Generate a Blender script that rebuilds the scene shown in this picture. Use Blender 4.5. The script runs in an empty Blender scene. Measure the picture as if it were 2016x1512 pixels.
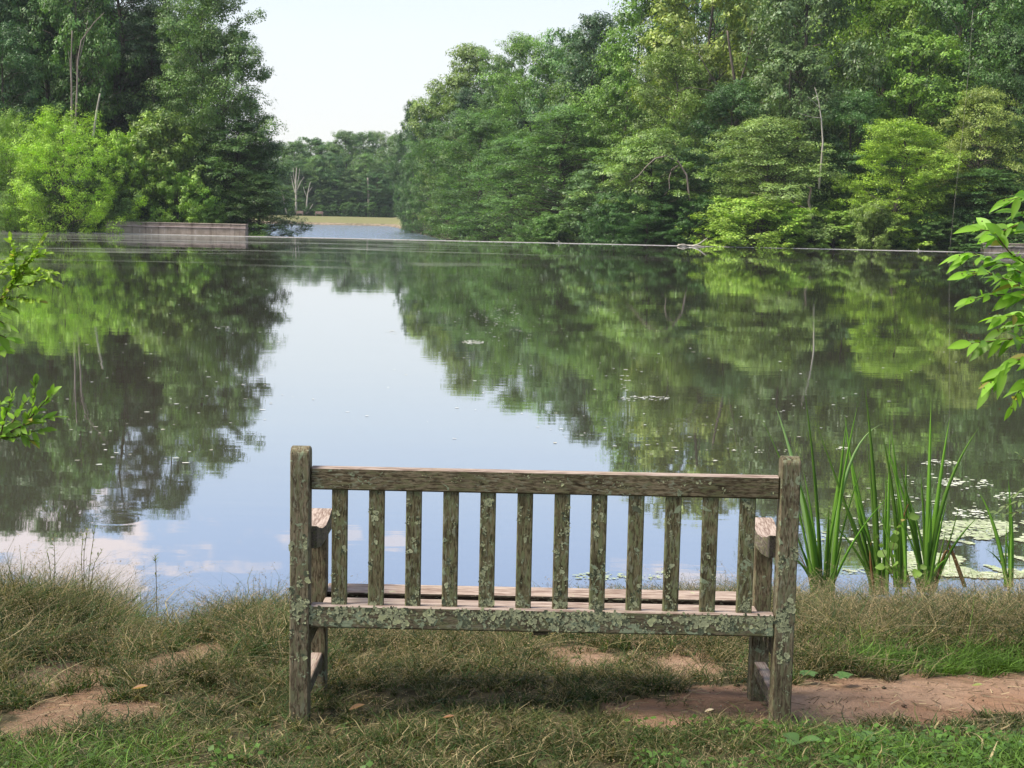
import bpy, math, random
import numpy as np
from mathutils import Vector, Matrix, noise as mnoise

scene = bpy.context.scene
COL = scene.collection
rad = math.radians

# ------------------------------------------------------------------ camera
FPX = 3028.0                       # focal length in photo pixels (photo is 2016 wide)
TH = math.atan(354 / FPX)          # pitch down
RO = rad(1.2)                      # roll
CZ = 2.5                           # eye height above the pond
Fv = np.array([0, math.cos(TH), -math.sin(TH)])
R0 = np.array([1.0, 0, 0]); U0 = np.array([0, math.sin(TH), math.cos(TH)])
Rv = math.cos(RO) * R0 + math.sin(RO) * U0
Uv = -math.sin(RO) * R0 + math.cos(RO) * U0
CAM = np.array([0, 0, CZ])
cd = bpy.data.cameras.new("camera"); cam = bpy.data.objects.new("camera", cd); COL.objects.link(cam)
cd.sensor_width = 36.0; cd.lens = 36.0 * FPX / 2016.0
cd.clip_start = 0.05; cd.clip_end = 6000
M = Matrix(((Rv[0], Uv[0], -Fv[0], 0), (Rv[1], Uv[1], -Fv[1], 0), (Rv[2], Uv[2], -Fv[2], CZ), (0, 0, 0, 1)))
cam.matrix_world = M
scene.camera = cam

# ------------------------------------------------------------------ world, sun, exposure
SUN_AZ, SUN_EL = rad(-106), rad(52)      # azimuth from +Y towards +X: behind the camera, from the left
world = bpy.data.worlds.new("World"); scene.world = world; world.use_nodes = True
def build_world():
    nt = world.node_tree; N = nt.nodes; L = nt.links; N.clear()
    def nd(t, **k):
        n = N.new(t)
        for a, b in k.items(): setattr(n, a, b)
        return n
    def math_(op, a, b=None, c=None):
        n = nd('ShaderNodeMath', operation=op)
        for i, v in enumerate((a, b, c)):
            if v is None: continue
            if isinstance(v, (int, float)): n.inputs[i].default_value = v
            else: L.new(v, n.inputs[i])
        return n.outputs[0]
    out = nd('ShaderNodeOutputWorld'); bg = nd('ShaderNodeBackground'); L.new(bg.outputs[0], out.inputs[0])
    tc = nd('ShaderNodeTexCoord'); sep = nd('ShaderNodeSeparateXYZ'); L.new(tc.outputs['Generated'], sep.inputs[0])
    el = math_('ARCSINE', sep.outputs[2]); az = math_('ARCTAN2', sep.outputs[0], sep.outputs[1])
    sky = nd('ShaderNodeTexSky', sky_type='NISHITA', sun_disc=False)
    sky.sun_elevation = SUN_EL; sky.sun_rotation = SUN_AZ; sky.air_density = 1.0; sky.dust_density = 1.5; sky.altitude = 50
    skm = nd('ShaderNodeVectorMath', operation='SCALE'); L.new(sky.outputs[0], skm.inputs[0]); skm.inputs['Scale'].default_value = 0.10
    # summer haze: a pale veil thinning with elevation
    ramp = nd('ShaderNodeValToRGB'); mr = nd('ShaderNodeMapRange'); L.new(el, mr.inputs[0])
    mr.inputs[1].default_value = 0.0; mr.inputs[2].default_value = rad(40)
    L.new(mr.outputs[0], ramp.inputs[0]); cr = ramp.color_ramp
    st = [(0.0, (0.68, 0.655, 0.605)), (0.06, (0.655, 0.66, 0.64)), (0.15, (0.62, 0.665, 0.695)), (0.21, (0.56, 0.645, 0.74)), (0.30, (0.44, 0.565, 0.78)), (0.36, (0.385, 0.515, 0.77)), (1.0, (0.55, 0.62, 0.80))]
    while len(cr.elements) < len(st): cr.elements.new(0.5)
    for e, (p, c) in zip(cr.elements, st): e.position = p; e.color = (*c, 1)
    mz = nd('ShaderNodeMapRange'); L.new(el, mz.inputs[0]); mz.inputs[1].default_value = rad(16); mz.inputs[2].default_value = rad(45); mz.inputs[4].default_value = 0.4
    mix = nd('ShaderNodeMix', data_type='RGBA'); L.new(mz.outputs[0], mix.inputs[0]); L.new(ramp.outputs[0], mix.inputs[6]); L.new(skm.outputs[0], mix.inputs[7])
    col = mix.outputs[2]
    # clouds
    nz = nd('ShaderNodeTexNoise'); nz.inputs['Scale'].default_value = 24; nz.inputs['Detail'].default_value = 8; nz.inputs['Roughness'].default_value = 0.62
    mp = nd('ShaderNodeMapping'); mp.inputs['Scale'].default_value = (1, 1, 2.6); L.new(tc.outputs['Generated'], mp.inputs[0]); L.new(mp.outputs[0], nz.inputs[0])
    tot = None
    blobs = [(-17.5, 12.2, 4.6, 1.9, 1.0), (-14.5, 14.2, 2.0, 1.4, 1.0), (-22, 13.5, 6, 2.6, 1.0), (-8.6, 12.4, 1.2, .5, .6), (-6.0, 12.35, .4, .25, .5), (-4.4, 12.6, .6, .35, .6), (-9.2, 13.5, 1.4, .4, .4),
             (7.0, 13.6, 2.6, .4, .7), (3, 14.8, 1.4, .4, .6),  (-3, 17, 6, 1.4, .8), (10, 19, 8, 2, .9), (-25, 24, 14, 4, .9), (30, 26, 12, 4, .9), (0, 34, 14, 4, .8)]
    for a0, e0, ra, re, k in blobs:
        da = math_('DIVIDE', math_('SUBTRACT', az, rad(a0)), rad(ra)); de = math_('DIVIDE', math_('SUBTRACT', el, rad(e0)), rad(re))
        r = math_('SQRT', math_('ADD', math_('MULTIPLY', da, da), math_('MULTIPLY', de, de)))
        v = math_('ADD', math_('SUBTRACT', 1.0, r), math_('MULTIPLY', math_('SUBTRACT', nz.outputs[0], 0.48), 5.0))
        m = nd('ShaderNodeMapRange', interpolation_type='SMOOTHSTEP'); L.new(v, m.inputs[0]); m.inputs[1].default_value = 0.05; m.inputs[2].default_value = 0.75; m.inputs[4].default_value = k
        tot = m.outputs[0] if tot is None else math_('MAXIMUM', tot, m.outputs[0])
    cm = nd('ShaderNodeMix', data_type='RGBA'); L.new(tot, cm.inputs[0]); L.new(col, cm.inputs[6]); cm.inputs[7].default_value = (.88, 0.77, 0.76, 1)
    L.new(cm.outputs[2], bg.inputs[0]); bg.inputs[1].default_value = 0.80
build_world()
sl = bpy.data.lights.new("sun", 'SUN'); sun = bpy.data.objects.new("sun", sl); COL.objects.link(sun)
sl.energy = 4.0; sl.angle = rad(26); sl.color = (1.0, 0.93, 0.80)
sdir = Vector((math.sin(SUN_AZ) * math.cos(SUN_EL), math.cos(SUN_AZ) * math.cos(SUN_EL), math.sin(SUN_EL)))
sun.rotation_euler = sdir.to_track_quat('Z', 'Y').to_euler(); sun.location = (-20, -10, 30)
vs = scene.view_settings; vs.view_transform = 'Standard'; vs.look = 'None'; vs.gamma = 1; vs.exposure = 0.92; vs.use_curve_mapping = False
scene.cycles.max_bounces = 6; scene.cycles.diffuse_bounces = 3; scene.cycles.transmission_bounces = 3; scene.cycles.volume_bounces = 1; scene.cycles.glossy_bounces = 3
scene.cycles.transparent_max_bounces = 6
scene.cycles.use_denoising = True; scene.cycles.caustics_reflective = False; scene.cycles.caustics_refractive = False

# ------------------------------------------------------------------ helpers
def ray(px, py): return Fv + (px - 1008) / FPX * Rv + (756 - py) / FPX * Uv
def P(px, py, Y): v = ray(px, py); return CAM + v * (Y / v[1])
def G(px, py, z): v = ray(px, py); return CAM + v * ((z - CZ) / v[2])
def rng(s): return np.random.default_rng(s)

def mesh_np(name, V, Fc, mats=(), cols=None, smooth=False, mi=None):
    """V (n,3); Fc list of (m,k) index arrays; cols (n,3) point colours"""
    me = bpy.data.meshes.new(name); V = np.asarray(V, dtype=np.float32)
    me.vertices.add(len(V)); me.vertices.foreach_set("co", V.ravel())
    Fc = [np.asarray(f, dtype=np.int32) for f in Fc if len(f)]
    li = np.concatenate([f.ravel() for f in Fc]); tot = np.concatenate([np.full(len(f), f.shape[1], np.int32) for f in Fc])
    st = np.concatenate([[0], np.cumsum(tot)[:-1]]).astype(np.int32)
    me.loops.add(len(li)); me.loops.foreach_set("vertex_index", li)
    me.polygons.add(len(tot)); me.polygons.foreach_set("loop_start", st); me.polygons.foreach_set("loop_total", tot)
    if smooth: me.polygons.foreach_set("use_smooth", np.ones(len(tot), bool))
    for m in mats: me.materials.append(m)
    if mi is not None: me.polygons.foreach_set("material_index", np.asarray(mi, dtype=np.int32))
    if cols is not None:
        a = me.color_attributes.new("Col", 'FLOAT_COLOR', 'POINT')
        c4 = np.ones((len(V), 4), np.float32); c4[:, :3] = cols; a.data.foreach_set("color", c4.ravel())
    me.update(calc_edges=True); return me

def link(name, me, parent=None, loc=None):
    o = bpy.data.objects.new(name, me); COL.objects.link(o)
    if parent: o.parent = parent
    if loc is not None: o.location = loc
    return o
def tag(o, label=None, cat=None, group=None, kind=None):
    if label: o["label"] = label
    if cat: o["category"] = cat
    if group: o["group"] = group
    if kind: o["kind"] = kind
    return o
def empty(name, loc, label, cat, group=None):
    o = bpy.data.objects.new(name, None); COL.objects.link(o); o.location = loc; o.empty_display_size = .2
    return tag(o, label, cat, group)

class MB:
    """collects verts / faces for one mesh"""
    def __init__(s): s.v = []; s.f = []; s.n = 0
    def add(s, v, f):
        v = np.asarray(v, float); s.v.append(v); s.f += [tuple(int(i) + s.n for i in q) for q in f]; s.n += len(v)
    def box(s, lo, hi, b=0.004, M=None):
        lo = np.array(lo, float); hi = np.array(hi, float); c = (lo + hi) / 2; h = (hi - lo) / 2; b = min(b, *(h * .45))
        vs = []; idx = {}
        for sx in (-1, 1):
            for sy in (-1, 1):
                for sz in (-1, 1):
                    for a in range(3):
                        d = np.array([sx, sy, sz]) * h; p = d.copy()
                        for k in range(3):
                            if k != a: p[k] = d[k] - (sx, sy, sz)[k] * b
                        idx[(sx, sy, sz, a)] = len(vs); vs.append(c + p)
        f = []
        for a in range(3):
            u, w = [(1, 2), (2, 0), (0, 1)][a]
            for sg in (-1, 1):
                q = []
                for su, sw in ((-1, -1), (1, -1), (1, 1), (-1, 1)):
                    t = [0, 0, 0]; t[a] = sg; t[u] = su; t[w] = sw; q.append(idx[(*t, a)])
                f.append(q if sg > 0 else q[::-1])
        for a in range(3):                      # edge chamfers (edge along a)
            u, w = [(1, 2), (2, 0), (0, 1)][a]
            for su in (-1, 1):
                for sw in (-1, 1):
                    t0 = [0, 0, 0]; t0[a] = -1; t0[u] = su; t0[w] = sw; t1 = list(t0); t1[a] = 1
                    q = [idx[(*t0, u)], idx[(*t1, u)], idx[(*t1, w)], idx[(*t0, w)]]
                    f.append(q if su * sw < 0 else q[::-1])
        for sx in (-1, 1):
            for sy in (-1, 1):
                for sz in (-1, 1):
                    q = [idx[(sx, sy, sz, 0)], idx[(sx, sy, sz, 1)], idx[(sx, sy, sz, 2)]]
                    f.append(q if sx * sy * sz > 0 else q[::-1])
        vs = np.array(vs)
        if M is not None: vs = vs @ np.array(M)[:3, :3].T + np.array(M)[:3, 3]
        s.add(vs, f)
    def prism(s, poly, x0, x1):
        """poly: list of (y,z), extruded along x"""
        n = len(poly); v = [(x0, y, z) for y, z in poly] + [(x1, y, z) for y, z in poly]
        f = [tuple(range(n))[::-1], tuple(range(n, 2 * n))] + [(i, (i + 1) % n, n + (i + 1) % n, n + i) for i in range(n)]
        s.add(v, f)
    def tube(s, pts, rads, k=6, cap=True):
        pts = np.array(pts, float); n = len(pts); T = np.gradient(pts, axis=0); T /= np.linalg.norm(T, axis=1)[:, None] + 1e-9
        up = np.array([0.31, 0.17, 0.93]) if abs(T[0][2]) < .8 else np.array([0.9, .3, 0.1])
        A = np.cross(T, up); A /= np.linalg.norm(A, axis=1)[:, None] + 1e-9; B = np.cross(T, A)
        ph = np.arange(k) / k * 2 * math.pi; rads = np.array(rads, float)[:, None, None]
        V = pts[:, None] + rads * (A[:, None] * np.cos(ph)[None, :, None] + B[:, None] * np.sin(ph)[None, :, None])
        f = []
        for i in range(n - 1):
            for j in range(k):
                f.append((i * k + j, i * k + (j + 1) % k, (i + 1) * k + (j + 1) % k, (i + 1) * k + j))
        if cap: f.append(tuple(range(k))[::-1]); f.append(tuple(range((n - 1) * k, n * k)))
        s.add(V.reshape(-1, 3), f)
    def me(s, name, mats=(), smooth=False, cols=None):
        m = bpy.data.meshes.new(name); m.from_pydata(np.concatenate(s.v).tolist(), [], s.f)
        for x in mats: m.materials.append(x)
        if smooth: m.polygons.foreach_set("use_smooth", np.ones(len(m.polygons), bool))
        if cols is not None:
            a = m.color_attributes.new("Col", 'FLOAT_COLOR', 'POINT'); c4 = np.ones((s.n, 4), np.float32); c4[:, :3] = cols; a.data.foreach_set("color", c4.ravel())
        m.update(); return m

def smooth01(a, b, x): t = np.clip((x - a) / (b - a), 0, 1); return t * t * (3 - 2 * t)
def vnoise(x, y, s=1.0, seed=0.0):
    """cheap smooth pseudo noise, roughly -1..1"""
    x = np.asarray(x) * s + seed * 1.7; y = np.asarray(y) * s - seed * 2.3
    return (np.sin(x * 1.3 + 1.7 * np.sin(y * 0.9 + seed)) + np.sin(y * 1.7 + 1.3 * np.sin(x * 1.1 - seed)) + .5 * np.sin(x * 3.1 + 2 * np.sin(y * 2.3)) + .5 * np.sin(y * 3.7 - 2 * np.sin(x * 2.9 + seed))) / 3

# ------------------------------------------------------------------ material helpers
class NT:
    def __init__(s, name):
        s.m = bpy.data.materials.new(name); s.m.use_nodes = True; s.t = s.m.node_tree; s.N = s.t.nodes; s.L = s.t.links; s.N.clear()
        s.out = s.N.new('ShaderNodeOutputMaterial')
    def n(s, t, ins=None, **k):
        x = s.N.new(t)
        for a, b in k.items(): setattr(x, a, b)
        for a, b in (ins or {}).items(): s.set(x.inputs[a], b)
        return x
    def set(s, i, v):
        if isinstance(v, bpy.types.NodeSocket): s.L.new(v, i)
        elif isinstance(v, tuple) and len(v) == 3 and i.type == 'RGBA': i.default_value = (*v, 1)
        else: i.default_value = v
    def mix(s, f, a, b, bt='MIX'):
        x = s.n('ShaderNodeMix', data_type='RGBA', blend_type=bt); s.set(x.inputs[0], f); s.set(x.inputs[6], a); s.set(x.inputs[7], b); return x.outputs[2]
    def math(s, op, a, b=0.0, c=None):
        x = s.n('ShaderNodeMath', operation=op); s.set(x.inputs[0], a); s.set(x.inputs[1], b)
        if c is not None: s.set(x.inputs[2], c)
        return x.outputs[0]
    def ss(s, v, a, b, lo=0.0, hi=1.0):
        x = s.n('ShaderNodeMapRange', interpolation_type='SMOOTHSTEP'); s.set(x.inputs[0], v)
        for i, q in enumerate((a, b, lo, hi)): s.set(x.inputs[i + 1], q)
        return x.outputs[0]
    def noise(s, vec, scale, detail=4, rough=.55, dist=0.0):
        return s.n('ShaderNodeTexNoise', {'Vector': vec, 'Scale': scale, 'Detail': detail, 'Roughness': rough, 'Distortion': dist}).outputs[0]
    def map(s, vec, scale=(1, 1, 1), loc=(0, 0, 0)):
        return s.n('ShaderNodeMapping', {'Vector': vec, 'Scale': scale, 'Location': loc}).outputs[0]
    def princ(s, col, rough=.7, spec=.3, normal=None):
        b = s.n('ShaderNodeBsdfPrincipled', {'Base Color': col, 'Roughness': rough, 'Specular IOR Level': spec})
        if normal is not None: s.L.new(normal, b.inputs['Normal'])
        return b.outputs[0]
    def bump(s, h, strength=.5, dist=.01):
        return s.n('ShaderNodeBump', {'Height': h, 'Strength': strength, 'Distance': dist}).outputs[0]
    def done(s, sh): s.L.new(sh, s.out.inputs[0]); return s.m

def mat_leaf(name, trans=.3, rough=.5, spec=.25, use_obj=True):
    t = NT(name); att = t.n('ShaderNodeVertexColor', layer_name="Col").outputs[0]
    col = att
    if use_obj:
        oc = t.n('ShaderNodeObjectInfo').outputs['Color']; col = t.mix(1.0, att, oc, 'MULTIPLY')
        pos = t.n('ShaderNodeNewGeometry').outputs['Position']
        v = t.noise(t.map(pos, (.35, .35, .5)), 1.0, 3); col = t.mix(1.0, col, t.n('ShaderNodeHueSaturation', {'Hue': t.math('ADD', .485, t.math('MULTIPLY', v, .03)), 'Saturation': 1.0, 'Value': t.ss(v, .25, .75, .75, 1.3), 'Color': (1, 1, 1)}).outputs[0], 'MULTIPLY')
    b = t.princ(col, rough, spec)
    tr = t.n('ShaderNodeBsdfTranslucent', {'Color': t.mix(1.0, col, (1.25, 1.35, .6), 'MULTIPLY')}).outputs[0]
    return t.done(t.n('ShaderNodeMixShader', {0: trans, 1: b, 2: tr}).outputs[0])
M_leaf = mat_leaf("crown leaves", .3, .42, .4)
M_fern = mat_leaf("near leaves", .45, .45, .3, False)
M_grass = mat_leaf("grass blades", .3, .6, .2, False)

def mat_bark(name, c1, c2, sc=3.0):
    t = NT(name); p = t.n('ShaderNodeTexCoord').outputs['Object']
    n = t.noise(t.map(p, (1, 1, .25)), sc, 5, .6); col = t.mix(t.ss(n, .35, .65), c1, c2)
    return t.done(t.princ(col, .9, .1, t.bump(n, .6, .03)))
M_bark = mat_bark("grey brown bark", (.055, .045, .035), (.13, .11, .09))
M_pale = mat_bark("pale dead wood", (.30, .27, .22), (.48, .44, .38))
M_twig = mat_bark("young twig", (.09, .06, .035), (.13, .12, .05), 40)

# ------------------------------------------------------------------ terrain
WEIR_Y = 101.8
def shore(x): return 8.9 + .35 * np.sin(x * 1.1 + .6) + .2 * np.sin(x * 2.7) - 1.1 * np.exp(-((x + 1.55) / .28) ** 2) + .02 * x
def weir_y(x): return WEIR_Y - .035 * x
def xr(y): return 10 - (y - 104) * .2 + .05 * np.clip(y - 200, 0, 90)
def xl(y): return -19.6 - (y - 104) * .165
def hT(x, y):
    x = np.asarray(x, float); y = np.asarray(y, float)
    sh = shore(x)
    t = np.clip((y - 3.6) / (sh - 3.6), 0, 1.6)
    near = 1.015 - .5 * t - .515 * smooth01(.35, 1.0, t) * t
    near = np.where(y > sh, -.9 * smooth01(0, 4, y - sh) - .01, near)
    near = np.where(y < 3.6, 1.015 + .01 * (3.6 - y), near)
    bumps = .012 * vnoise(x, y, 3.1) + .007 * vnoise(x, y, 9.3, 2) + .03 * vnoise(x, y, .8, 4)
    near = near + bumps * (1 - smooth01(9, 12, y))
    side = smooth01(46, 54, np.abs(x) + 0 * y)               # pond's side banks
    pond = near * 1.0 + side * smooth01(9, 20, y) * (1.4 + .02 * np.abs(x))
    # beyond the weir
    dR = x - xr(y); dL = xl(y) - x; dF = y - (283.5 - .03 * (x + 30))
    far = np.full_like(x, -3.2)
    landR = -2.1 + 1.75 * smooth01(-2, 3, dR) + .06 * np.clip(dR, 0, 200) * smooth01(104, 122, y) * (1 - .9 * smooth01(225, 262, y)) + .5 * vnoise(x, y, .06)*smooth01(3, 20, dR) * smooth01(106, 122, y) * (1 - smooth01(225, 262, y))
    landL = -2.1 + 1.75 * smooth01(-2, 3, dL) + .05 * np.clip(dL, 0, 200) * smooth01(104, 122, y) + .4 * vnoise(x, y, .07, 3)*smooth01(3, 20, dL) * smooth01(106, 122, y)
    landF = -2.3 + 1.7 * smooth01(-1.5, 8.5, dF) + .045 * np.clip(dF - 30, 0, 500)
    far = np.maximum(far, np.where(dR > -2, landR, -3.2)); far = np.maximum(far, np.where(dL > -2, landL, -3.2)); far = np.maximum(far, np.where(dF > -2, landF, -3.2))
    w = smooth01(-.2, .6, y - weir_y(x) - .5)
    z = pond * (1 - w) + far * w
    return z
def hz(x, y): return float(hT(np.array([x]), np.array([y]))[0])

def ground_px(px, py):
    z = .93
    for _ in range(4): p = G(px, py, z); z = hz(p[0], min(p[1], 8.8))
    return p
PATCH = []   # (cx, cy, rx, ry, strength)
for px, py, rx, ry, s in [(150, 1325, 97, 28, 1.1), (130, 1400, 86, 39, 1.1), (340, 1305, 109, 28, 1.1), (250, 1400, 69, 18, 1.1), (240, 1205, 34, 30, 1), (420, 1385, 60, 12, .5),
                          (1140, 1300, 75, 20, .95), (1340, 1310, 80, 26, .95), (1230, 1262, 60, 10, .5), (1300, 1400, 90, 22, .95), (1450, 1400, 130, 30, 1), (1600, 1395, 120, 34, 1.05), (1750, 1385, 150, 34, 1.05), (1900, 1380, 140, 34, 1.05), (2010, 1370, 110, 28, 1.0), (2120, 1365, 120, 28, 1), (1480, 1398, 50, 30, 1.1)]:
    c = ground_px(px, py); a = ground_px(px, py - ry); b_ = ground_px(px, py + ry)
    PATCH.append((c[0], (a[1] + b_[1]) / 2 + (.05 if px > 1400 else 0), rx / FPX * c[1] * 1.1, (a[1] - b_[1]) / 2 * (1.3 if px > 1280 else 1.2), s))
def bare(x, y):
    m = np.zeros_like(x)
    for cx, cy, rx, ry, s in PATCH:
        d = np.sqrt(((x - cx) / rx) ** 2 + ((y - cy) / ry) ** 2) + .32 * vnoise(x, y, 9, cx) + .22 * vnoise(x, y, 27, cy)
        m = np.maximum(m, s * smooth01(1.15, .75, d))
    return m.clip(0, 1)

def build_ground():
    ys = np.concatenate([-np.geomspace(80, 1, 18), np.linspace(0, 3.2, 17)[1:], np.linspace(3.25, 10.5, 150), np.geomspace(10.8, 98, 34), np.linspace(100, 110, 30), np.geomspace(111, 270, 50), np.linspace(272, 300, 36), np.geomspace(304, 1200, 30)])
    xh = np.concatenate([np.linspace(0, 3.6, 80), np.geomspace(3.75, 60, 46), np.geomspace(64, 900, 24)])
    xs = np.concatenate([-xh[::-1][:-1], xh])
    X, Y = np.meshgrid(xs, ys); Z = hT(X, Y); nx, ny = len(xs), len(ys)
    V = np.stack([X.ravel(), Y.ravel(), Z.ravel()], 1)
    i = np.arange(nx - 1)[None, :] + nx * np.arange(ny - 1)[:, None]
    Fq = np.stack([i, i + 1, i + nx + 1, i + nx], -1).reshape(-1, 4)
    bm_ = bare(V[:, 0], V[:, 1]); bm_ = np.where(np.abs(V[:, 1] - 5.5) < 4, bm_, 0); bcol = np.stack([bm_] * 3, 1)
    t = NT("ground"); wear = t.n("ShaderNodeVertexColor", layer_name="Col").outputs[0]; p = t.n('ShaderNodeNewGeometry').outputs['Position']; sp = t.n('ShaderNodeSeparateXYZ', {0: p}); 
    n1 = t.noise(p, 1.6, 6, .6); n2 = t.noise(p, 14, 5, .6); n3 = t.noise(p, 90, 4, .7)
    red = t.mix(t.ss(n1, .4, .62), (.33, .185, .112), (.42, .27, .18)); red = t.mix(t.ss(n2, .45, .7, 0, .55), red, (.19, .12, .07)); red = t.mix(t.ss(n3, .55, .75, 0, .5), red, (.42, .31, .22))
    olive = t.mix(t.ss(n2, .4, .65), (.28, .19, .12), (.36, .26, .17))
    side = t.ss(t.math('ADD', sp.outputs[0], t.math('MULTIPLY', n1, .6)), -.3, .9)
    near = t.mix(side, t.mix(.6, olive, red), red)
    thatch = t.mix(t.ss(n2, .4, .62), (.075, .065, .035), (.15, .125, .07)); near = t.mix(t.ss(t.math('ADD', wear, t.math('MULTIPLY', t.math('SUBTRACT', n2, .5), .5)), .1, .55), thatch, near)
    mud = t.mix(t.ss(n2, .4, .6), (.05, .045, .03), (.08, .07, .045)); near = t.mix(t.ss(sp.outputs[2], -.05, .12), mud, near)
    wood = t.mix(t.noise(p, .8, 5), (.03, .04, .018), (.06, .055, .03))
    lawn = t.mix(t.noise(t.map(p, (.25, .6, 1)), .6, 5), (.135, .145, .06), (.20, .185, .09)); lawn = t.mix(t.ss(sp.outputs[2], -1.72, -1.5), t.mix(t.ss(t.noise(p, 1.5, 4), .4, .6), (.12, .10, .07), (.26, .2, .14)), lawn)
    far = t.mix(t.ss(sp.outputs[1], 255, 265), wood, t.mix(t.ss(sp.outputs[1], 299, 304), lawn, wood))
    col = t.mix(t.ss(sp.outputs[1], 20, 60), near, far)
    n4 = t.noise(p, 260, 3, .7); col = t.mix(t.ss(n4, .58, .66, 0, .6), col, (.10, .07, .05)); col = t.mix(t.ss(n4, .34, .28, 0, .5), col, (.46, .36, .28))
    h = t.math('ADD', t.math('ADD', t.math('MULTIPLY', n2, .8), t.math('MULTIPLY', n3, .6)), t.math('MULTIPLY', n4, .35))
    m = t.done(t.princ(col, .95, .1, t.bump(h, .9, .03)))
    o = link("ground", mesh_np("ground", V, [Fq], [m], bcol, smooth=True)); tag(o, kind='structure')
build_ground()

# ------------------------------------------------------------------ water
def mat_water(name, far=False):
    t = NT(name); p = t.n('ShaderNodeNewGeometry').outputs['Position']; sp = t.n('ShaderNodeSeparateXYZ', {0: p}); Y = sp.outputs[1]; X = sp.outputs[0]
    if far:
        a = t.noise(t.map(p, (.45, 1.1, 1)), 1.3, 4, .6); nor = t.bump(a, 1.0, .35)
        g = t.n('ShaderNodeBsdfGlossy', {'Color': (.86, .92, 1.0), 'Roughness': .12, 'Normal': nor}).outputs[0]
        d = t.n('ShaderNodeBsdfDiffuse', {'Color': (.16, .20, .24)}).outputs[0]
        return t.done(t.n('ShaderNodeMixShader', {0: .8, 1: d, 2: g}).outputs[0])
    # long lazy swells plus fine capillary ripples, calmer close to the near bank
    a = t.noise(t.map(p, (.25, 1.0, 1)), 1.1, 3, .5); b = t.noise(t.map(p, (.9, 3.2, 1)), 1.6, 3, .5)
    fl = t.ss(t.noise(t.map(p, (.03, .07, 1)), 1.0, 3), .42, .62, .25, 1.0)
    h = t.math('ADD', t.math('MULTIPLY', a, .8), t.math('MULTIPLY', t.math('MULTIPLY', b, .35), fl))
    # two fish rings
    cx, cy, _ = G(235, 1022, 0)
    rr = t.math('SQRT', t.math('ADD', t.math('POWER', t.math('SUBTRACT', X, float(cx)), 2.0), t.math('POWER', t.math('SUBTRACT', Y, float(cy)), 2.0)))
    ring = t.math('MULTIPLY', t.math('SINE', t.math('MULTIPLY', rr, 42.0)), t.math('MULTIPLY', t.ss(rr, .36, .16), t.ss(rr, .05, .2)))
    h = t.math('ADD', h, t.math('MULTIPLY', ring, .05))
    nor = t.bump(h, .075, .02)
    # thin film of pollen and scum, in long streaks far out
    film = t.noise(t.map(p, (.05, .15, 1), (3, 1, 0)), 1.0, 6, .68, 1.6)
    band = t.ss(Y, 38, 74); left = t.ss(X, 8, -8, .25, 1.0)
    fm = t.math('MULTIPLY', t.math('MULTIPLY', t.ss(film, .46, .66), band), left)
    edge = t.math('MULTIPLY', t.ss(Y, 84, 101), t.ss(X, -4, -24, 0.0, .5))
    fm = t.math('MAXIMUM', t.math('MULTIPLY', fm, .7), edge)
    fr = t.n('ShaderNodeFresnel', {'IOR': 1.6, 'Normal': nor}).outputs[0]
    refl = t.ss(fr, .05, .9, .52, .93)
    g = t.n('ShaderNodeBsdfGlossy', {'Color': (.93, .96, 1.0), 'Roughness': t.math('ADD', .018, t.math('MULTIPLY', fm, .10)), 'Normal': nor}).outputs[0]
    murk = t.mix(t.noise(t.map(p, (.2, .2, 1)), 1.0, 3), (.062, .055, .037), (.078, .072, .048))
    d = t.n('ShaderNodeBsdfDiffuse', {'Color': t.mix(fm, murk, (.36, .37, .34))}).outputs[0]
    k = t.math('MULTIPLY', refl, t.math('SUBTRACT', 1.0, t.math('MULTIPLY', fm, .5)))
    return t.done(t.n('ShaderNodeMixShader', {0: k, 1: d, 2: g}).outputs[0])
def sheet(name, xs, ys, z, m, yfun=None):
    nx, ny = len(xs), len(ys); X, Y = np.meshgrid(xs, ys)
    V = np.stack([X.ravel(), Y.ravel(), np.full(X.size, z)], 1)
    if yfun is not None: V[:, 1] = np.minimum(V[:, 1], yfun(V[:, 0]))
    i = np.arange(nx - 1)[None, :] + nx * np.arange(ny - 1)[:, None]
    return link(name, mesh_np(name, V, [np.stack([i, i + 1, i + nx + 1, i + nx], -1).reshape(-1, 4)], [m]))
pond = sheet("pond_water", np.linspace(-70, 70, 15), np.linspace(6.5, 110, 10), 0.0, mat_water("pond water"), lambda x: weir_y(x) - .02); tag(pond, kind='structure')
lake = sheet("lake_water", np.linspace(-200, 200, 9), np.linspace(102.9, 320, 9), -2.0, mat_water("lake water", True)); tag(lake, kind='structure')

# ------------------------------------------------------------------ weir and abutments
def mat_concrete(name, c1, c2, stain):
    t = NT(name); p = t.n('ShaderNodeTexCoord').outputs['Object']
    n = t.noise(p, 2.2, 6, .65); v = t.noise(t.map(p, (1.6, 1.6, .12)), 2.0, 5, .6)
    col = t.mix(t.ss(n, .35, .65), c1, c2); col = t.mix(t.ss(v, .5, .68, 0, .8), col, stain)
    return t.done(t.princ(col, .9, .15, t.bump(t.noise(p, 30, 4), .3, .01)))
M_conc = mat_concrete("pinkish stained concrete", (.225, .185, .15), (.335, .28, .235), (.12, .09, .07))
M_crest = mat_concrete("pale weir crest", (.38, .355, .33), (.50, .47, .44), (.25, .23, .2))
def rotz(a, loc): c, s = math.cos(a), math.sin(a); return np.array([[c, -s, 0, loc[0]], [s, c, 0, loc[1]], [0, 0, 1, loc[2]], [0, 0, 0, 1]])
AW = math.atan(-.035)
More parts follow.
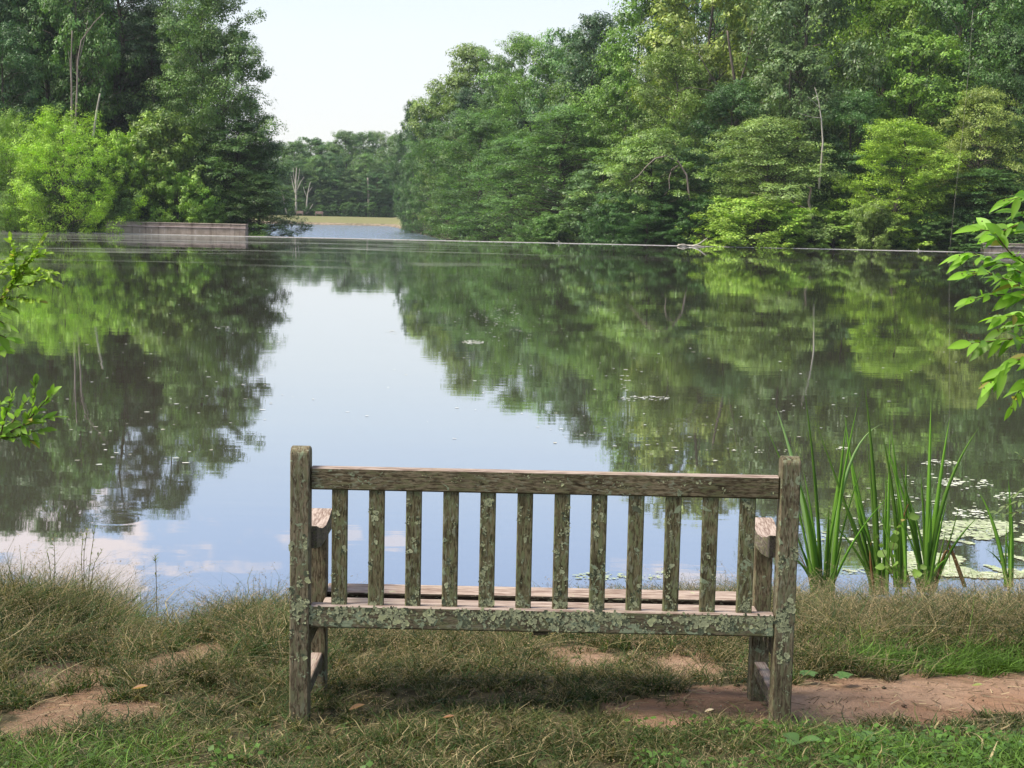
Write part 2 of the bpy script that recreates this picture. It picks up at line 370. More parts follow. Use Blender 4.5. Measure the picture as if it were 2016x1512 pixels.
def build_weir():
    root = empty("weir", (0, WEIR_Y, 0), "long low pale concrete weir crest running across the far edge of the pond", "weir"); root.rotation_euler = (0, 0, AW)
    b = MB(); b.box((-62, 0.0, -3.0), (62, .45, .024), .01); link("crest", b.me("crest", [M_crest]), root)
    b = MB(); b.box((-62, .453, -3.1), (62, 1.1, -1.55), .02); link("apron", b.me("apron", [M_conc]), root)
    # pale sediment bar at the left
build_weir()
def abutment(px0, px1, h, label, yoff=.5, ledge=True):
    x0 = (px0 - 1008) / FPX * 101.5; x1 = (px1 - 1008) / FPX * 101.5; L = x1 - x0
    root = empty("abutment_wall", (x0, weir_y(x0) + yoff, 0), label, "concrete wall", None); root.rotation_euler = (0, 0, AW)
    b = MB(); b.box((0, 0, -2.6), (L, .9, h * .62), .02); link("wall_base", b.me("wall_base", [M_conc]), root)
    b = MB(); b.box((-.03, -.05, h * .62 + .003), (L + .03, .92, h * .70), .015); link("ledge", b.me("ledge", [M_crest if not ledge else mat_concrete("ledge concrete", (.34, .27, .25), (.45, .37, .35), (.2, .16, .14))]), root)
    b = MB(); b.box((0.01, .12, h * .70 + .003), (L - .01, .9, h - .06), .02); b.box((-.01, .09, h - .057), (L + .01, .93, h), .012); link("upper_wall", b.me("upper_wall", [M_conc]), root)
    # mineral drips below the ledge
    if L > 5:
        r = rng(5); b = MB()
        for q in (1.1, 2.25, 3.05, 3.95, 6.0): b.box((q, -.012, .10), (q + .03 + .03 * r.random(), .004, h * .45), .004)
        link("lime_streaks", b.me("lime_streaks", [mat_concrete("lime streak", (.34, .30, .27), (.42, .38, .34), (.2, .17, .15))]), root)
    return root
abutment(192, 472, .80, "long two tiered concrete abutment wall at the left end of the weir")
abutment(1922, 2120, .62, "short pale concrete abutment block behind the leafy branch at the right end of the weir", .1, False)

# ------------------------------------------------------------------ trees
def leaf_quads(C, Nrm, size, g, asp=.55, fold=.25):
    """leaf-sized bent rhombs at C with normals ~Nrm. returns V (n*4,3), F (n*2,3)"""
    n = len(C); Nrm = Nrm / (np.linalg.norm(Nrm, axis=1)[:, None] + 1e-9)
    a = g.normal(size=(n, 3)); a -= (a * Nrm).sum(1)[:, None] * Nrm; a /= np.linalg.norm(a, axis=1)[:, None] + 1e-9; b = np.cross(Nrm, a)
    L = size[:, None]; W = L * asp
    V = np.stack([C - a * L * .5, C + b * W * .5 - Nrm * L * fold * .4, C + a * L * .5 - Nrm * L * fold * .5, C - b * W * .5 - Nrm * L * fold * .4], 1).reshape(-1, 3)
    i = np.arange(n)[:, None] * 4; F = np.concatenate([i + [0, 1, 2], i + [0, 2, 3]], 0)
    return V, F

def limb(b, p0, p1, r0, r1, g, sag=0.0, n=5, k=5):
    t = np.linspace(0, 1, n)[:, None]; pts = p0 + (p1 - p0) * t; ln = np.linalg.norm(p1 - p0)
    pts[1:-1] += g.normal(scale=.045 * ln, size=(n - 2, 3)); pts[:, 2] += sag * ln * np.sin(np.linspace(0, math.pi, n))
    b.tube(pts, np.linspace(r0, r1, n), k)

def make_crown(seed, H=18.0, R=5.0, base=1.0, nC=110, sub=9, per=34, leaf=.24, style='broad', prof=None, lean=(0, 0), gap=0.0):
    """crown built from boughs > leaf clusters > leaves; returns (leaf mesh, trunk mesh)"""
    g = rng(seed); prof = prof or [(0, .55), (.15, .85), (.4, 1.0), (.65, .85), (.85, .5), (1, .12)]
    pt, pr_ = zip(*prof); C = []; N = []; S = []; B = []; tw = MB()
    def axis(z): t = np.clip(z / H, 0, 1); return np.array([lean[0] * t ** 1.5, lean[1] * t ** 1.5, 0])
    n = 9; zz = np.linspace(-.4, H * .93, n); tp = np.array([axis(z) + [0, 0, z] for z in zz]); tp[1:-1, :2] += g.normal(scale=.012 * H, size=(n - 2, 2))
    r0 = .016 * H; tw.tube(tp, r0 * (1.12 - zz / H * .98).clip(.08), 8)
    lobes = g.normal(size=(7, 3)); ks = g.uniform(2.0, 4.5, 7)
    for c in range(nC):
        z = base + (H - base) * (g.random() ** (.9 if style != 'bush' else .8)); t = (z - base) / (H - base)
        az = g.uniform(0, 2 * math.pi); er = np.interp(t, pt, pr_) * R
        er *= 1 + .22 * math.sin(az * 2 + lobes[0, 0] + z * .5) + .16 * math.sin(az * 3 + lobes[1, 0] - z * .8) + .14 * g.normal()
        rr = er * (.45 + .55 * g.random() ** .6)
        a = axis(z); ctr = np.array([a[0] + math.cos(az) * rr, a[1] + math.sin(az) * rr, z])
        out = np.array([math.cos(az), math.sin(az), 0.0]); tan = np.array([-out[1], out[0], 0])
        if style == 'broad':   ax = (out * .75 + [0, 0, .35], tan, np.array([-out[0] * .35, -out[1] * .35, .8])); rad3 = np.array([1.0, 1.15, .66]) * R * g.uniform(.15, .34)
        elif style == 'layer': ax = (out * .95 - np.array([0, 0, .16]), tan, np.array([out[0] * .2, out[1] * .2, 1.0])); rad3 = np.array([1.5, 1.05, .34]) * R * g.uniform(.15, .27)
        elif style == 'willow': ax = (out * .6 + [0, 0, .7], tan, np.array([-out[0], -out[1], .4])); rad3 = np.array([1.35, .7, .55]) * R * g.uniform(.16, .27)
        else: ax = (out * .7 + [0, 0, .55], tan, np.array([-out[0] * .4, -out[1] * .4, .8])); rad3 = np.array([1.15, .9, .6]) * R * g.uniform(.16, .30)
        A = np.stack([x / np.linalg.norm(x) for x in ax])
        tone = g.normal() * .10
        if g.random() < .5 or style == 'layer':
            zs = max(z - g.uniform(.3, .75) * rr * (.4 if style == 'layer' else .9), -.1); p0 = axis(zs) + [0, 0, zs]
            limb(tw, p0, ctr - out * rad3[0] * .2, .0055 * H * (1.1 - t), .0012 * H, g, .03)
        for s in range(sub):
            u = g.normal(size=3); u /= np.linalg.norm(u); u[2] = abs(u[2]) * .9 - .25; sc = ctr + (u * rad3 * g.uniform(.55, 1.0)) @ A
            m = int(per * g.uniform(.55, 1.35)); v = g.normal(size=(m, 3)); v /= np.linalg.norm(v, axis=1)[:, None]; v *= g.random(m)[:, None] ** .45
            flat = .42 if style == 'layer' else .62
            rs = rad3.mean() * (.50 if style != 'layer' else .62) * g.uniform(.7, 1.25)
            q = sc + v * rs * np.array([1, 1, flat])
            C.append(q); nr = u @ A * .7 + v * .8 + np.array([0, 0, .75 if style != 'layer' else 1.3]) + g.normal(scale=.32, size=(m, 3)); N.append(nr)
            S.append(leaf * g.uniform(.6, 1.35, m)); B.append(1 + tone + .10 * g.normal() + .22 * g.normal(size=m))
    C = np.concatenate(C); N = np.concatenate(N); S = np.concatenate(S); B = np.concatenate(B).clip(.4, 1.9)
    k = C[:, 2] > .05; C, N, S, B = C[k], N[k], S[k], B[k]
    V, Fc = leaf_quads(C, N, S, g, .5 if style != 'willow' else .3)
    hue = g.normal(scale=.06, size=len(C)); cols = np.stack([B * (1 + hue), B, B * (1 - hue * .6)], 1).repeat(4, 0)
    return mesh_np("crown", V, [Fc], [M_leaf], cols), tw.me("trunk", [M_bark], True), H, R

KIND = {
    'broadA': make_crown(11, 18, 6.2, .8, 175, 9, 36, .27),
    'broadB': make_crown(12, 18, 6.0, .4, 190, 9, 40, .21, prof=[(0, .7), (.2, .9), (.45, 1.0), (.75, .9), (.92, .6), (1, .25)]),
    'broadC': make_crown(13, 18, 5.8, 1.2, 150, 9, 30, .33, prof=[(0, .6), (.3, .8), (.6, 1.0), (.85, .8), (1, .3)]),
    'layerA': make_crown(21, 18, 6.2, .5, 230, 7, 34, .24, 'layer', prof=[(0, .9), (.2, 1.0), (.5, .85), (.8, .6), (1, .15)]),
    'layerB': make_crown(22, 14, 6.4, .3, 210, 7, 34, .22, 'layer', prof=[(0, .8), (.25, 1.0), (.6, .9), (.85, .65), (1, .2)]),
    'willow': make_crown(31, 7, 4.2, .1, 170, 9, 44, .13, 'willow', prof=[(0, .8), (.3, 1.0), (.6, .85), (.85, .6), (1, .2)]),
    'bushA': make_crown(41, 4, 3.2, .05, 110, 8, 40, .14, 'bush', prof=[(0, .95), (.3, 1.0), (.65, .8), (.9, .5), (1, .2)]),
    'bushB': make_crown(42, 5, 2.6, .05, 100, 8, 40, .15, 'bush', prof=[(0, .8), (.3, 1.0), (.7, .8), (.9, .5), (1, .15)]),
    'pine': make_crown(51, 22, 5.0, 2.0, 170, 8, 38, .22, 'layer', prof=[(0, .7), (.2, .9), (.6, .9), (.85, .6), (1, .15)]),
    'arch': make_crown(61, 9, 4.4, 3.4, 90, 8, 34, .2, 'layer', prof=[(0, .9), (.35, 1.0), (.7, .75), (1, .3)], lean=(-1.8, -1.0)),
}
M_leaf_used = {}
tree_seed = rng(99)
def tree(kind, px, ytop, hw, D, col, label, group=None, name="tree", cat="tree", rz=None, zoff=0.0):
    crown, trunk, H, R = KIND[kind]
    top = P(px, ytop, D); x = top[0]; z0 = hz(x, D) - .1 + zoff; z0 = max(z0, -2.3)
    sz = (top[2] - z0) / (H * 1.0); sx = (hw / FPX * D) / (R * .82)
    e = empty(name, (x, D, z0), label, cat, group); e.rotation_euler = (0, 0, tree_seed.uniform(0, 6.28) if rz is None else rz); e.scale = (sx, sx, sz)
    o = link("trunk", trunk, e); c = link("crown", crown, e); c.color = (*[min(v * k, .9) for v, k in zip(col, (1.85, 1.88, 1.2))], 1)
    return e
# leaf base colours
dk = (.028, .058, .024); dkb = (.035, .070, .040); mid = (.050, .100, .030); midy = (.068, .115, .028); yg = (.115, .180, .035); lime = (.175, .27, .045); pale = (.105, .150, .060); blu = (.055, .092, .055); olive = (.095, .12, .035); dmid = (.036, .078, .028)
T = tree
# ---- right wood, front line at the water
T('bushA', 1500, 395, 112, 104.0, (.165, .235, .060), "wide rounded pale green bush on the weir right of the driftwood", name="bush", cat="bush")
T('bushB', 1643, 418, 58, 104.6, (.115, .175, .05), "low loose bush on the weir between the wide pale bush and the haystack shaped tree", name="bush", cat="bush")
T('bushA', 1722, 405, 55, 104.0, (.120, .165, .065), "greyish green bush at the foot of the tall vine covered tree", name="bush", cat="bush")
T('layerB', 1515, 236, 118, 108.0, (.115, .160, .070), "grey green layered tree leaning over the wide pale bush, with bare fallen limb")
T('broadB', 1780, 245, 98, 106.5, (.140, .205, .040), "tall bright vine covered tree rounded like a haystack, right of the leaning tree")
T('layerB', 1935, 180, 84, 109.0, (.135, .17, .06), "yellowish flat topped tree rising above the dark tree at the right abutment")
T('layerA', 1935, 330, 118, 107.0, (.050, .095, .042), "dark green tree in flat drooping tiers beside the right abutment")
T('bushB', 1395, 395, 55, 105.5, dmid, "dark bush just behind the driftwood on the weir", name="bush", cat="bush")
T('broadB', 1275, 395, 62, 107.5, (.040, .085, .036), "dark rounded shrubby tree left of the driftwood, under the arching tree")
T('arch', 1275, 255, 92, 109.0, (.095, .145, .05), "arching tree with light cap and a bare hanging limb, left of the driftwood")
T('broadB', 1355, 300, 65, 110.0, (.034, .072, .034), "dark narrow tree between the arching tree and the grey green leaning tree")
T('broadC', 1190, 320, 72, 122.0, (.055, .095, .045), "drooping tree with silvery leaves left of the arching tree")
T('layerA', 1110, 205, 110, 134.0, (.060, .110, .038), "broad tiered tree in the middle of the right shore below the dark blue green crown")
T('bushA', 1090, 430, 62, 128.0, (.055, .105, .035), "low dark green bush on the weir line under the broad tiered tree", name="bush", cat="bush")
T('layerB', 1010, 275, 85, 150.0, (.052, .105, .032), "mid green tiered tree on the right shore, its boughs reaching down to the weir line")
T('broadB', 945, 225, 85, 168.0, (.050, .098, .030), "tall drooping tree left of the mid green tiered tree on the right shore")
T('broadA', 905, 262, 56, 186.0, (.062, .105, .030), "tree with a yellowish side branch near the left end of the right shore")
T('broadB', 858, 235, 48, 205.0, (.045, .092, .030), "rounded dark tree second from the tip of the right shore")
T('broadA', 812, 205, 30, 236.0, (.032, .070, .030), "dark narrow tree at the tip of the right shore beside the lake opening")
T('broadB', 815, 300, 26, 226.0, (.034, .074, .030), "low dark tree overhanging the lake at the tip of the right shore")
# ---- right wood, tall crowns behind
T('broadA', 925, 98, 82, 208.0, (.095, .135, .045), "pale yellowish green crown standing at the left shoulder of the right wood")
T('broadC', 880, 175, 42, 222.0, (.060, .105, .036), "crown between the tip tree and the pale yellowish shoulder crown")
T('broadB', 1048, 80, 82, 178.0, (.080, .140, .038), "bright green feathery crown right of the pale yellowish shoulder crown")
T('broadC', 1000, 112, 48, 196.0, (.055, .10, .042), "small dark green crown peeping between the shoulder crown and the feathery crown")
T('broadC', 1120, 62, 60, 172.0, (.060, .115, .050), "bluish green crown at the skyline behind the dark blue green tree")
T('broadA', 1172, 38, 80, 148.0, (.038, .070, .045), "dark blue green tree with dense tall crown in the middle of the right wood")
T('broadA', 1265, -20, 95, 140.0, (.080, .140, .034), "bright green tall tree right of the dark blue green tree")
T('broadC', 1235, 160, 62, 132.0, (.070, .120, .032), "light crown lower down between the dark blue green tree and the arching tree")
T('broadC', 1405, -105, 110, 126.0, (.120, .150, .052), "tall yellowish sunlit tree with visible branches above the arching tree")
T('broadB', 1330, 110, 80, 120.0, (.085, .125, .040), "olive crown spreading below the tall yellowish tree")
T('broadB', 1445, 170, 80, 117.0, (.038, .078, .036), "dark crown directly behind the leaning grey green tree")
T('broadA', 1590, -170, 112, 119.0, (.066, .100, .056), "tall grey green tree above the bare snag in the right wood")
T('broadC', 1560, 90, 80, 114.5, (.072, .108, .060), "silvery grey crown just left of the bare snag")
T('broadB', 1680, 190, 75, 113.0, (.040, .082, .034), "shaded dark crown between the bare snag and the vine covered tree")
T('broadA', 1755, -180, 115, 126.0, (.120, .185, .036), "tall bright yellow green tree right of the tall grey green tree")
T('broadC', 1800, 60, 95, 117.0, (.090, .150, .036), "yellow green lower crown behind the vine covered tree")
T('broadA', 1915, -190, 120, 121.0, (.060, .112, .044), "tall mid green tree near the right edge, above the flat topped tree")
T('broadB', 2010, 60, 90, 115.0, (.048, .090, .040), "dark crown at the right edge behind the flat topped tree")
T('broadA', 2090, -150, 110, 118.0, mid, "tall tree beyond the right edge of the wood's bright crowns")
T('layerA', 2100, 300, 110, 108.0, dmid, "low tiered tree behind the far end of the right abutment")
g_ = rng(7)
for i, px in enumerate([1835, 1870, 1905, 1945, 1985, 2030, 2080, 2130, 2180]):
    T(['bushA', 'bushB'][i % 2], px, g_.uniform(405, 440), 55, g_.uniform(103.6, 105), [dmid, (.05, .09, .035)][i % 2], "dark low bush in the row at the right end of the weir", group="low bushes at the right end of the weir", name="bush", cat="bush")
for i in range(46):
    px = g_.uniform(880, 2250); Df = np.interp(px, [880, 1100, 1400, 2250], [205, 150, 128, 128]) + g_.uniform(4, 40)
    yt = np.interp(px, [880, 930, 1120, 1260, 1400, 1600, 2250], [200, 150, 110, 40, -40, -110, -120]) + g_.uniform(0, 90)
    T(['broadA', 'broadB', 'broadC'][i % 3], px, yt, g_.uniform(60, 95) * 120 / Df, Df, [dmid, mid, dkb, (.06, .1, .03)][i % 4], "tree standing inside the wood behind the right shore's front crowns", group="trees inside the right wood")
# ---- left shore
T('willow', 122, 236, 106, 103.6, lime, "bright yellow green willow bush rounded over the left end of the weir", name="willow_bush", cat="bush")
T('willow', 18, 238, 62, 104.6, (.125, .20, .042), "yellow green willow bush cut by the left edge of the frame", name="willow_bush", cat="bush")
T('willow', 30, 350, 80, 103.0, (.075, .125, .040), "darker low willow bush in front of the bright willow at the left edge", name="willow_bush", cat="bush")
T('bushB', 245, 268, 50, 106.5, (.135, .21, .036), "vivid yellow green sapling between the bright willow and the layered tree", name="bush", cat="bush")
T('bushB', 318, 232, 88, 109.0, (.115, .165, .058), "pale green tall bush leaning on the big layered tree above the abutment", name="bush", cat="bush")
T('bushB', 215, 300, 48, 106.5, (.060, .100, .045), "dull green bush just right of the bright willow", name="bush", cat="bush")
T('bushA', 255, 372, 70, 107.0, (.08, .13, .058), "grey green shrub drooping over the left part of the abutment", name="bush", cat="bush")
T('bushA', 350, 345, 72, 107.4, (.115, .19, .045), "leafy green shrub above the middle of the abutment", name="bush", cat="bush")
T('bushA', 410, 405, 38, 107.0, (.085, .145, .036), "small light bush at the foot of the big layered tree", name="bush", cat="bush")
T('broadB', 400, -15, 100, 113.0, (.056, .095, .040), "big layered tree with drooping boughs beside the lake opening", rz=.4)
T('broadB', 440, 70, 92, 112.0, (.062, .105, .042), "full mid green crown beside the big layered tree, nearest the sky gap")
T('layerA', 468, 225, 84, 110.5, (.046, .085, .034), "dark low boughed tree above the right end of the long abutment", rz=1.2)
T('layerB', 512, 345, 66, 109.0, (.046, .082, .032), "small drooping tree whose twigs touch the water right of the abutment", rz=2.2)
T('pine', 235, -170, 80, 119.0, (.026, .042, .026), "dark brownish evergreen tree behind the bare snag")
T('broadA', 90, -190, 110, 121.0, (.044, .085, .036), "tall dark green tree behind the pale twin trunks")
T('broadC', 150, -90, 70, 114.5, (.052, .100, .034), "mid green crown above the pale twin trunks", )
T('broadA', -20, -180, 110, 118.0, (.036, .070, .036), "tall shaded tree at the left edge of the frame")
T('broadB', 5, 60, 75, 112.0, (.034, .072, .036), "dark bluish crown above the willow at the left edge")
T('broadB', 330, -120, 75, 121.0, (.030, .062, .028), "dark crown between the evergreen and the big layered tree")
T('pine', 300, 10, 60, 117.0, (.026, .05, .026), "dark evergreen close behind the big layered tree")
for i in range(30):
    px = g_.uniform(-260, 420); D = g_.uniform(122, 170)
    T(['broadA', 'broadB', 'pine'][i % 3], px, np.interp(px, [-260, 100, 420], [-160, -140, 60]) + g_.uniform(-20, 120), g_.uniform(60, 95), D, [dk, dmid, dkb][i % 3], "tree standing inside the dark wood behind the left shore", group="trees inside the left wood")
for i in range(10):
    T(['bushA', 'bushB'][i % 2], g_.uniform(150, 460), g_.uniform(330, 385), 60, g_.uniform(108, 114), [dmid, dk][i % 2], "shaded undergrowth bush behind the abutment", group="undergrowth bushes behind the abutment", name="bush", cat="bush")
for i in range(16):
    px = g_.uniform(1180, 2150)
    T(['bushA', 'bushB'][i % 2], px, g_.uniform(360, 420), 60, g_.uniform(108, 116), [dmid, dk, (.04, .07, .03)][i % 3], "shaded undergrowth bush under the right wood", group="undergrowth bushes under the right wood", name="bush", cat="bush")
# ---- far bank
tops = [(470, 300), (505, 290), (545, 285), (580, 282), (612, 272), (645, 284), (680, 262), (715, 262), (748, 264), (782, 268), (815, 275), (850, 285)]
for i, (px, yt) in enumerate(tops):
    T(['broadA', 'broadC', 'broadB'][i % 3], px, yt, 38, 322 + (i % 3) * 9, [(.06, .105, .04), (.05, .095, .04), (.07, .11, .045)][i % 3], "tree in the tall back row behind the far grass bank", group="back row of trees behind the far bank")
for i, px in enumerate(range(478, 850, 24)):
    T(['broadB', 'broadA', 'layerB', 'broadC'][i % 4], px + g_.uniform(-6, 6), g_.uniform(300, 345), 30, 308 + g_.uniform(-2, 4), [(.045, .09, .034), (.036, .076, .034), (.06, .11, .036), (.05, .09, .04)][(i * 3) % 4], "tree in the front row at the top of the far grass bank", group="front row of trees behind the far bank")
for i, px in enumerate(range(500, 830, 26)):
    T('bushB', px, g_.uniform(392, 410), 12, 303.5, [dmid, mid][i % 2], "small dark shrub at the top of the far grass bank", group="shrubs along the far bank", name="bush", cat="bush")
# side woods that close the view from other positions
for sx_ in (-1, 1):
    for i in range(9):
        D = 16 + i * 10.5; X = sx_ * (57 + g_.uniform(-2, 4))
        crown, trunk, H, R = KIND[['broadA', 'broadB', 'broadC'][i % 3]]
        e = empty("tree", (X, D, hz(X, D) - .1), "tree on the side bank of the pond outside the photo", "tree", "trees on the side banks of the pond"); s = g_.uniform(.8, 1.0); e.scale = (s * 1.2, s * 1.2, s); e.rotation_euler = (0, 0, g_.uniform(0, 6))
        link("trunk", trunk, e); c = link("crown", crown, e); c.color = (*mid, 1)

# ---- dead and bare trees
def bare_tree(label, strokes, D, mat, name="dead_tree", group=None):
    """strokes: lists of (px,py,dD) with start/end radius in m"""
    first = P(strokes[0][0][0][0], strokes[0][0][0][1], D); root = empty(name, first, label, "dead tree", group); bs = MB()
    for i, (pts, ra, rb) in enumerate(strokes):
        q = np.array([P(a, b_, D + c_) - first for a, b_, c_ in pts])
        n = len(q); tt = np.linspace(0, n - 1, (n - 1) * 3 + 1); qq = np.stack([np.interp(tt, range(n), q[:, k]) for k in range(3)], 1)
        mb = MB(); mb.tube(qq, np.linspace(ra * .62, rb * .6, len(qq)), 6)
        link("trunk" if i == 0 else "branch", mb.me("trunk" if i == 0 else "branch", [mat], True), root)
    return root
bare_tree("leaning bare broken snag standing in front of the dark evergreen on the left", [([(183, 272, 0), (186, 250, 0), (191, 215, 0), (197, 184, 0)], .17, .10), ([(190, 252, 0), (187, 248, -.3)], .05, .03)], 106.0, M_pale)
bare_tree("pale twin trunked slender tree above the bright willow", [([(143, 290, 0), (141, 235, 0), (141, 180, 0), (140, 120, 0), (142, 60, 0)], .17, .06), ([(146, 290, 0), (150, 220, 0), (152, 165, 0), (153, 120, 0), (160, 80, 0), (185, 45, 0), (205, 25, 0)], .15, .04), ([(153, 130, 0), (170, 62, 0), (172, 40, 0)], .05, .02), ([(141, 180, 0), (137, 120, 0), (134, 100, 0)], .05, .02)], 110.0, mat_bark("pale grey bark", (.17, .13, .11), (.30, .25, .22)), name="slender_tree")
bare_tree("thin whitish dead snag with wispy twigs in the middle of the right wood", [([(1612, 372, 0), (1616, 330, 0), (1620, 280, 0), (1617, 235, 0), (1612, 200, 0), (1604, 172, 0)], .13, .03), ([(1615, 215, 0), (1605, 203, -.3), (1590, 190, -.5)], .05, .015), ([(1616, 232, 0), (1600, 231, -.3), (1570, 222, -.8)], .05, .015), ([(1612, 200, 0), (1600, 185, 0)], .03, .01)], 105.6, M_pale)
bare_tree("broken pale leaning trunk with a long bare limb above the wide bush", [([(1604, 452, 0), (1597, 425, 0), (1592, 398, 0), (1597, 372, 0), (1585, 362, 0)], .20, .09), ([(1594, 414, 0), (1570, 404, -.4), (1548, 390, -.8), (1515, 386, -1.4), (1478, 379, -2)], .12, .03), ([(1548, 390, -.8), (1530, 398, -1)], .05, .02)], 105.0, mat_bark("dead brown limb", (.20, .15, .11), (.34, .27, .22)))
bare_tree("bare arching hanging limb under the cap of the arching tree", [([(1358, 395, 0), (1352, 345, 0), (1335, 318, 0), (1312, 307, -.3), (1290, 312, -.6), (1272, 328, -.9), (1258, 345, -1), (1240, 358, -1.2)], .12, .03), ([(1335, 326, -.3), (1322, 334, -.5), (1317, 352, -.6), (1318, 372, -.7), (1308, 384, -.8)], .07, .02)], 106.5, mat_bark("grey dead limb", (.17, .13, .11), (.27, .22, .19)))
bare_tree("tall pale dead tree with many upright limbs on the far bank", [([(583, 421, 0), (583, 390, 0), (582, 360, 0), (584, 330, 0)], .45, .12), ([(583, 385, 0), (577, 365, 0), (573, 345, 0)], .2, .06), ([(583, 378, 0), (592, 358, 0), (599, 348, 0)], .18, .06), ([(582, 368, 0), (578, 345, 0), (577, 330, 0)], .14, .05), ([(583, 372, 0), (588, 350, 0), (590, 332, 0)], .14, .05)], 303.0, M_pale)
bare_tree("smaller forked pale dead tree right of the tall dead tree on the far bank", [([(603, 421, 0), (604, 398, 0), (606, 380, 0), (611, 358, 0)], .3, .08), ([(605, 390, 0), (600, 378, 0), (597, 368, 0)], .12, .05), ([(606, 380, 0), (615, 368, 0)], .12, .05), ([(604, 421, 0), (611, 410, 0), (616, 402, 0)], .18, .08)], 303.0, M_pale)
bare_tree("leaning pale dead trunk left of the tall dead tree on the far bank", [([(565, 421, 0), (560, 405, 0), (558, 390, 0), (555, 375, 0)], .25, .08), ([(559, 395, 0), (563, 382, 0)], .1, .05)], 303.0, M_pale)

bare_tree("grey crooked bare branches spreading inside the tall yellowish tree", [([(1462, 330, 0), (1450, 250, 0), (1452, 190, 0), (1440, 120, 0), (1432, 60, 0)], .30, .12), ([(1450, 230, 0), (1425, 185, -.5), (1400, 150, -.8), (1375, 105, -1)], .16, .05), ([(1452, 180, 0), (1470, 120, 0), (1482, 60, 0)], .14, .05), ([(1425, 185, -.5), (1395, 178, -1), (1360, 172, -1.5), (1330, 180, -2)], .10, .03)], 119.0, mat_bark("dark wet limb", (.07, .055, .045), (.14, .115, .095)))
bare_tree("faint bundle of grey dead twigs near the tip of the right shore", [([(850, 400, 0), (838, 385, -.5), (826, 380, -1)], .12, .04), ([(848, 404, 0), (836, 396, -.5), (822, 394, -1)], .1, .03), ([(850, 398, 0), (842, 376, -.5), (836, 370, -1)], .08, .03)], 196.0, mat_bark("grey twig", (.16, .13, .12), (.26, .22, .2)))
bare_tree("straight pale trunk standing under the dark crowns at the middle of the far bank", [([(726, 430, 0), (726, 405, 0), (725, 375, 0), (724, 350, 0)], .45, .25)], 304.5, mat_bark("pale far trunk", (.2, .17, .14), (.32, .28, .24)))
def strand():
    q = np.array([P(1915, 20, 100.5), P(1908, 130, 100.5), P(1893, 280, 100.5), P(1879, 400, 100.5), P(1869, 498, 100.5)]); tt = np.linspace(0, 4, 17); qq = np.stack([np.interp(tt, range(5), q[:, k]) for k in range(3)], 1)
    mb = MB(); mb.tube(qq - q[-1], [.006] * 17, 5); o = link("hanging_strand", mb.me("hanging_strand", [M_pale], True)); o.location = tuple(q[-1]); tag(o, "thin pale strand hanging down in front of the trees near the right abutment", "line")
strand()
def driftwood():
    o0 = G(1365, 484, .05); root = empty("driftwood", o0, "tangle of bleached driftwood branches caught on the weir crest", "driftwood")
    D = 101.0
    for i, (pts, a, b_) in enumerate([([(1335, 483), (1350, 485), (1368, 487), (1380, 486)], .10, .06), ([(1336, 487), (1352, 488), (1372, 488)], .09, .05), ([(1362, 486), (1375, 481), (1392, 469)], .06, .025), ([(1334, 485), (1345, 481), (1356, 486)], .07, .04), ([(1362, 488), (1376, 490), (1388, 492)], .06, .03)]):
        q = np.array([P(x, y, D - .25 * i) for x, y in pts]); q[:, 2] = np.maximum(q[:, 2], .03); q -= o0; mb = MB(); tt = np.linspace(0, len(q) - 1, 8); qq = np.stack([np.interp(tt, range(len(q)), q[:, k]) for k in range(3)], 1)
        mb.tube(qq, np.linspace(a, b_, 8), 6); link("branch", mb.me("branch", [M_pale], True), root)
driftwood()
def small_twig(px, label):
    o0 = P(px, np.interp(px, [0, 2016], [455, 499]) - 1.5, 101.2); root = MB(); root.tube([(0, 0, -.05), (.02, 0, .08), (.0, 0, .17)], [.035, .04, .015], 6); root.tube([(-.2, 0, .0), (0.05, 0, .02), (.3, 0, .0)], [.015, .025, .015], 5)
    o = link("stick", root.me("stick", [M_crest], True)); o.location = o0; o.scale = (.7, .7, .7); tag(o, label, "stick")
small_twig(1100, "small pale stick standing up on the weir crest left of the driftwood")
small_twig(1808, "small twig stuck on the weir crest below the vine covered tree")

# far benches on the far bank
def far_bench(px, w, label):
    X = P(px, 423, 299); z = hz(X[0], 299); root = empty("park_bench", (X[0], 299, z), label, "bench")
    b = MB(); b.box((-w / 2, -.2, .42), (w / 2, .25, .48), .01); m = mat_bark("far bench wood", (.20, .14, .12), (.28, .2, .17)); link("seat", b.me("seat", [m]), root)
    b = MB(); b.box((-w / 2, .26, .52), (w / 2, .31, .95), .01); link("backrest", b.me("backrest", [m]), root)
    for s in (-1, 1):
        b = MB(); b.box((s * w * .44 - .05, -.18, -.2), (s * w * .44 + .05, .24, .417), .01); link("leg", b.me("leg", [m]), root)
far_bench(628, 1.5, "tiny brown park bench on the far grass bank right of the dead trees")
far_bench(590, 1.3, "tiny park bench at the foot of the pale dead tree on the far bank")

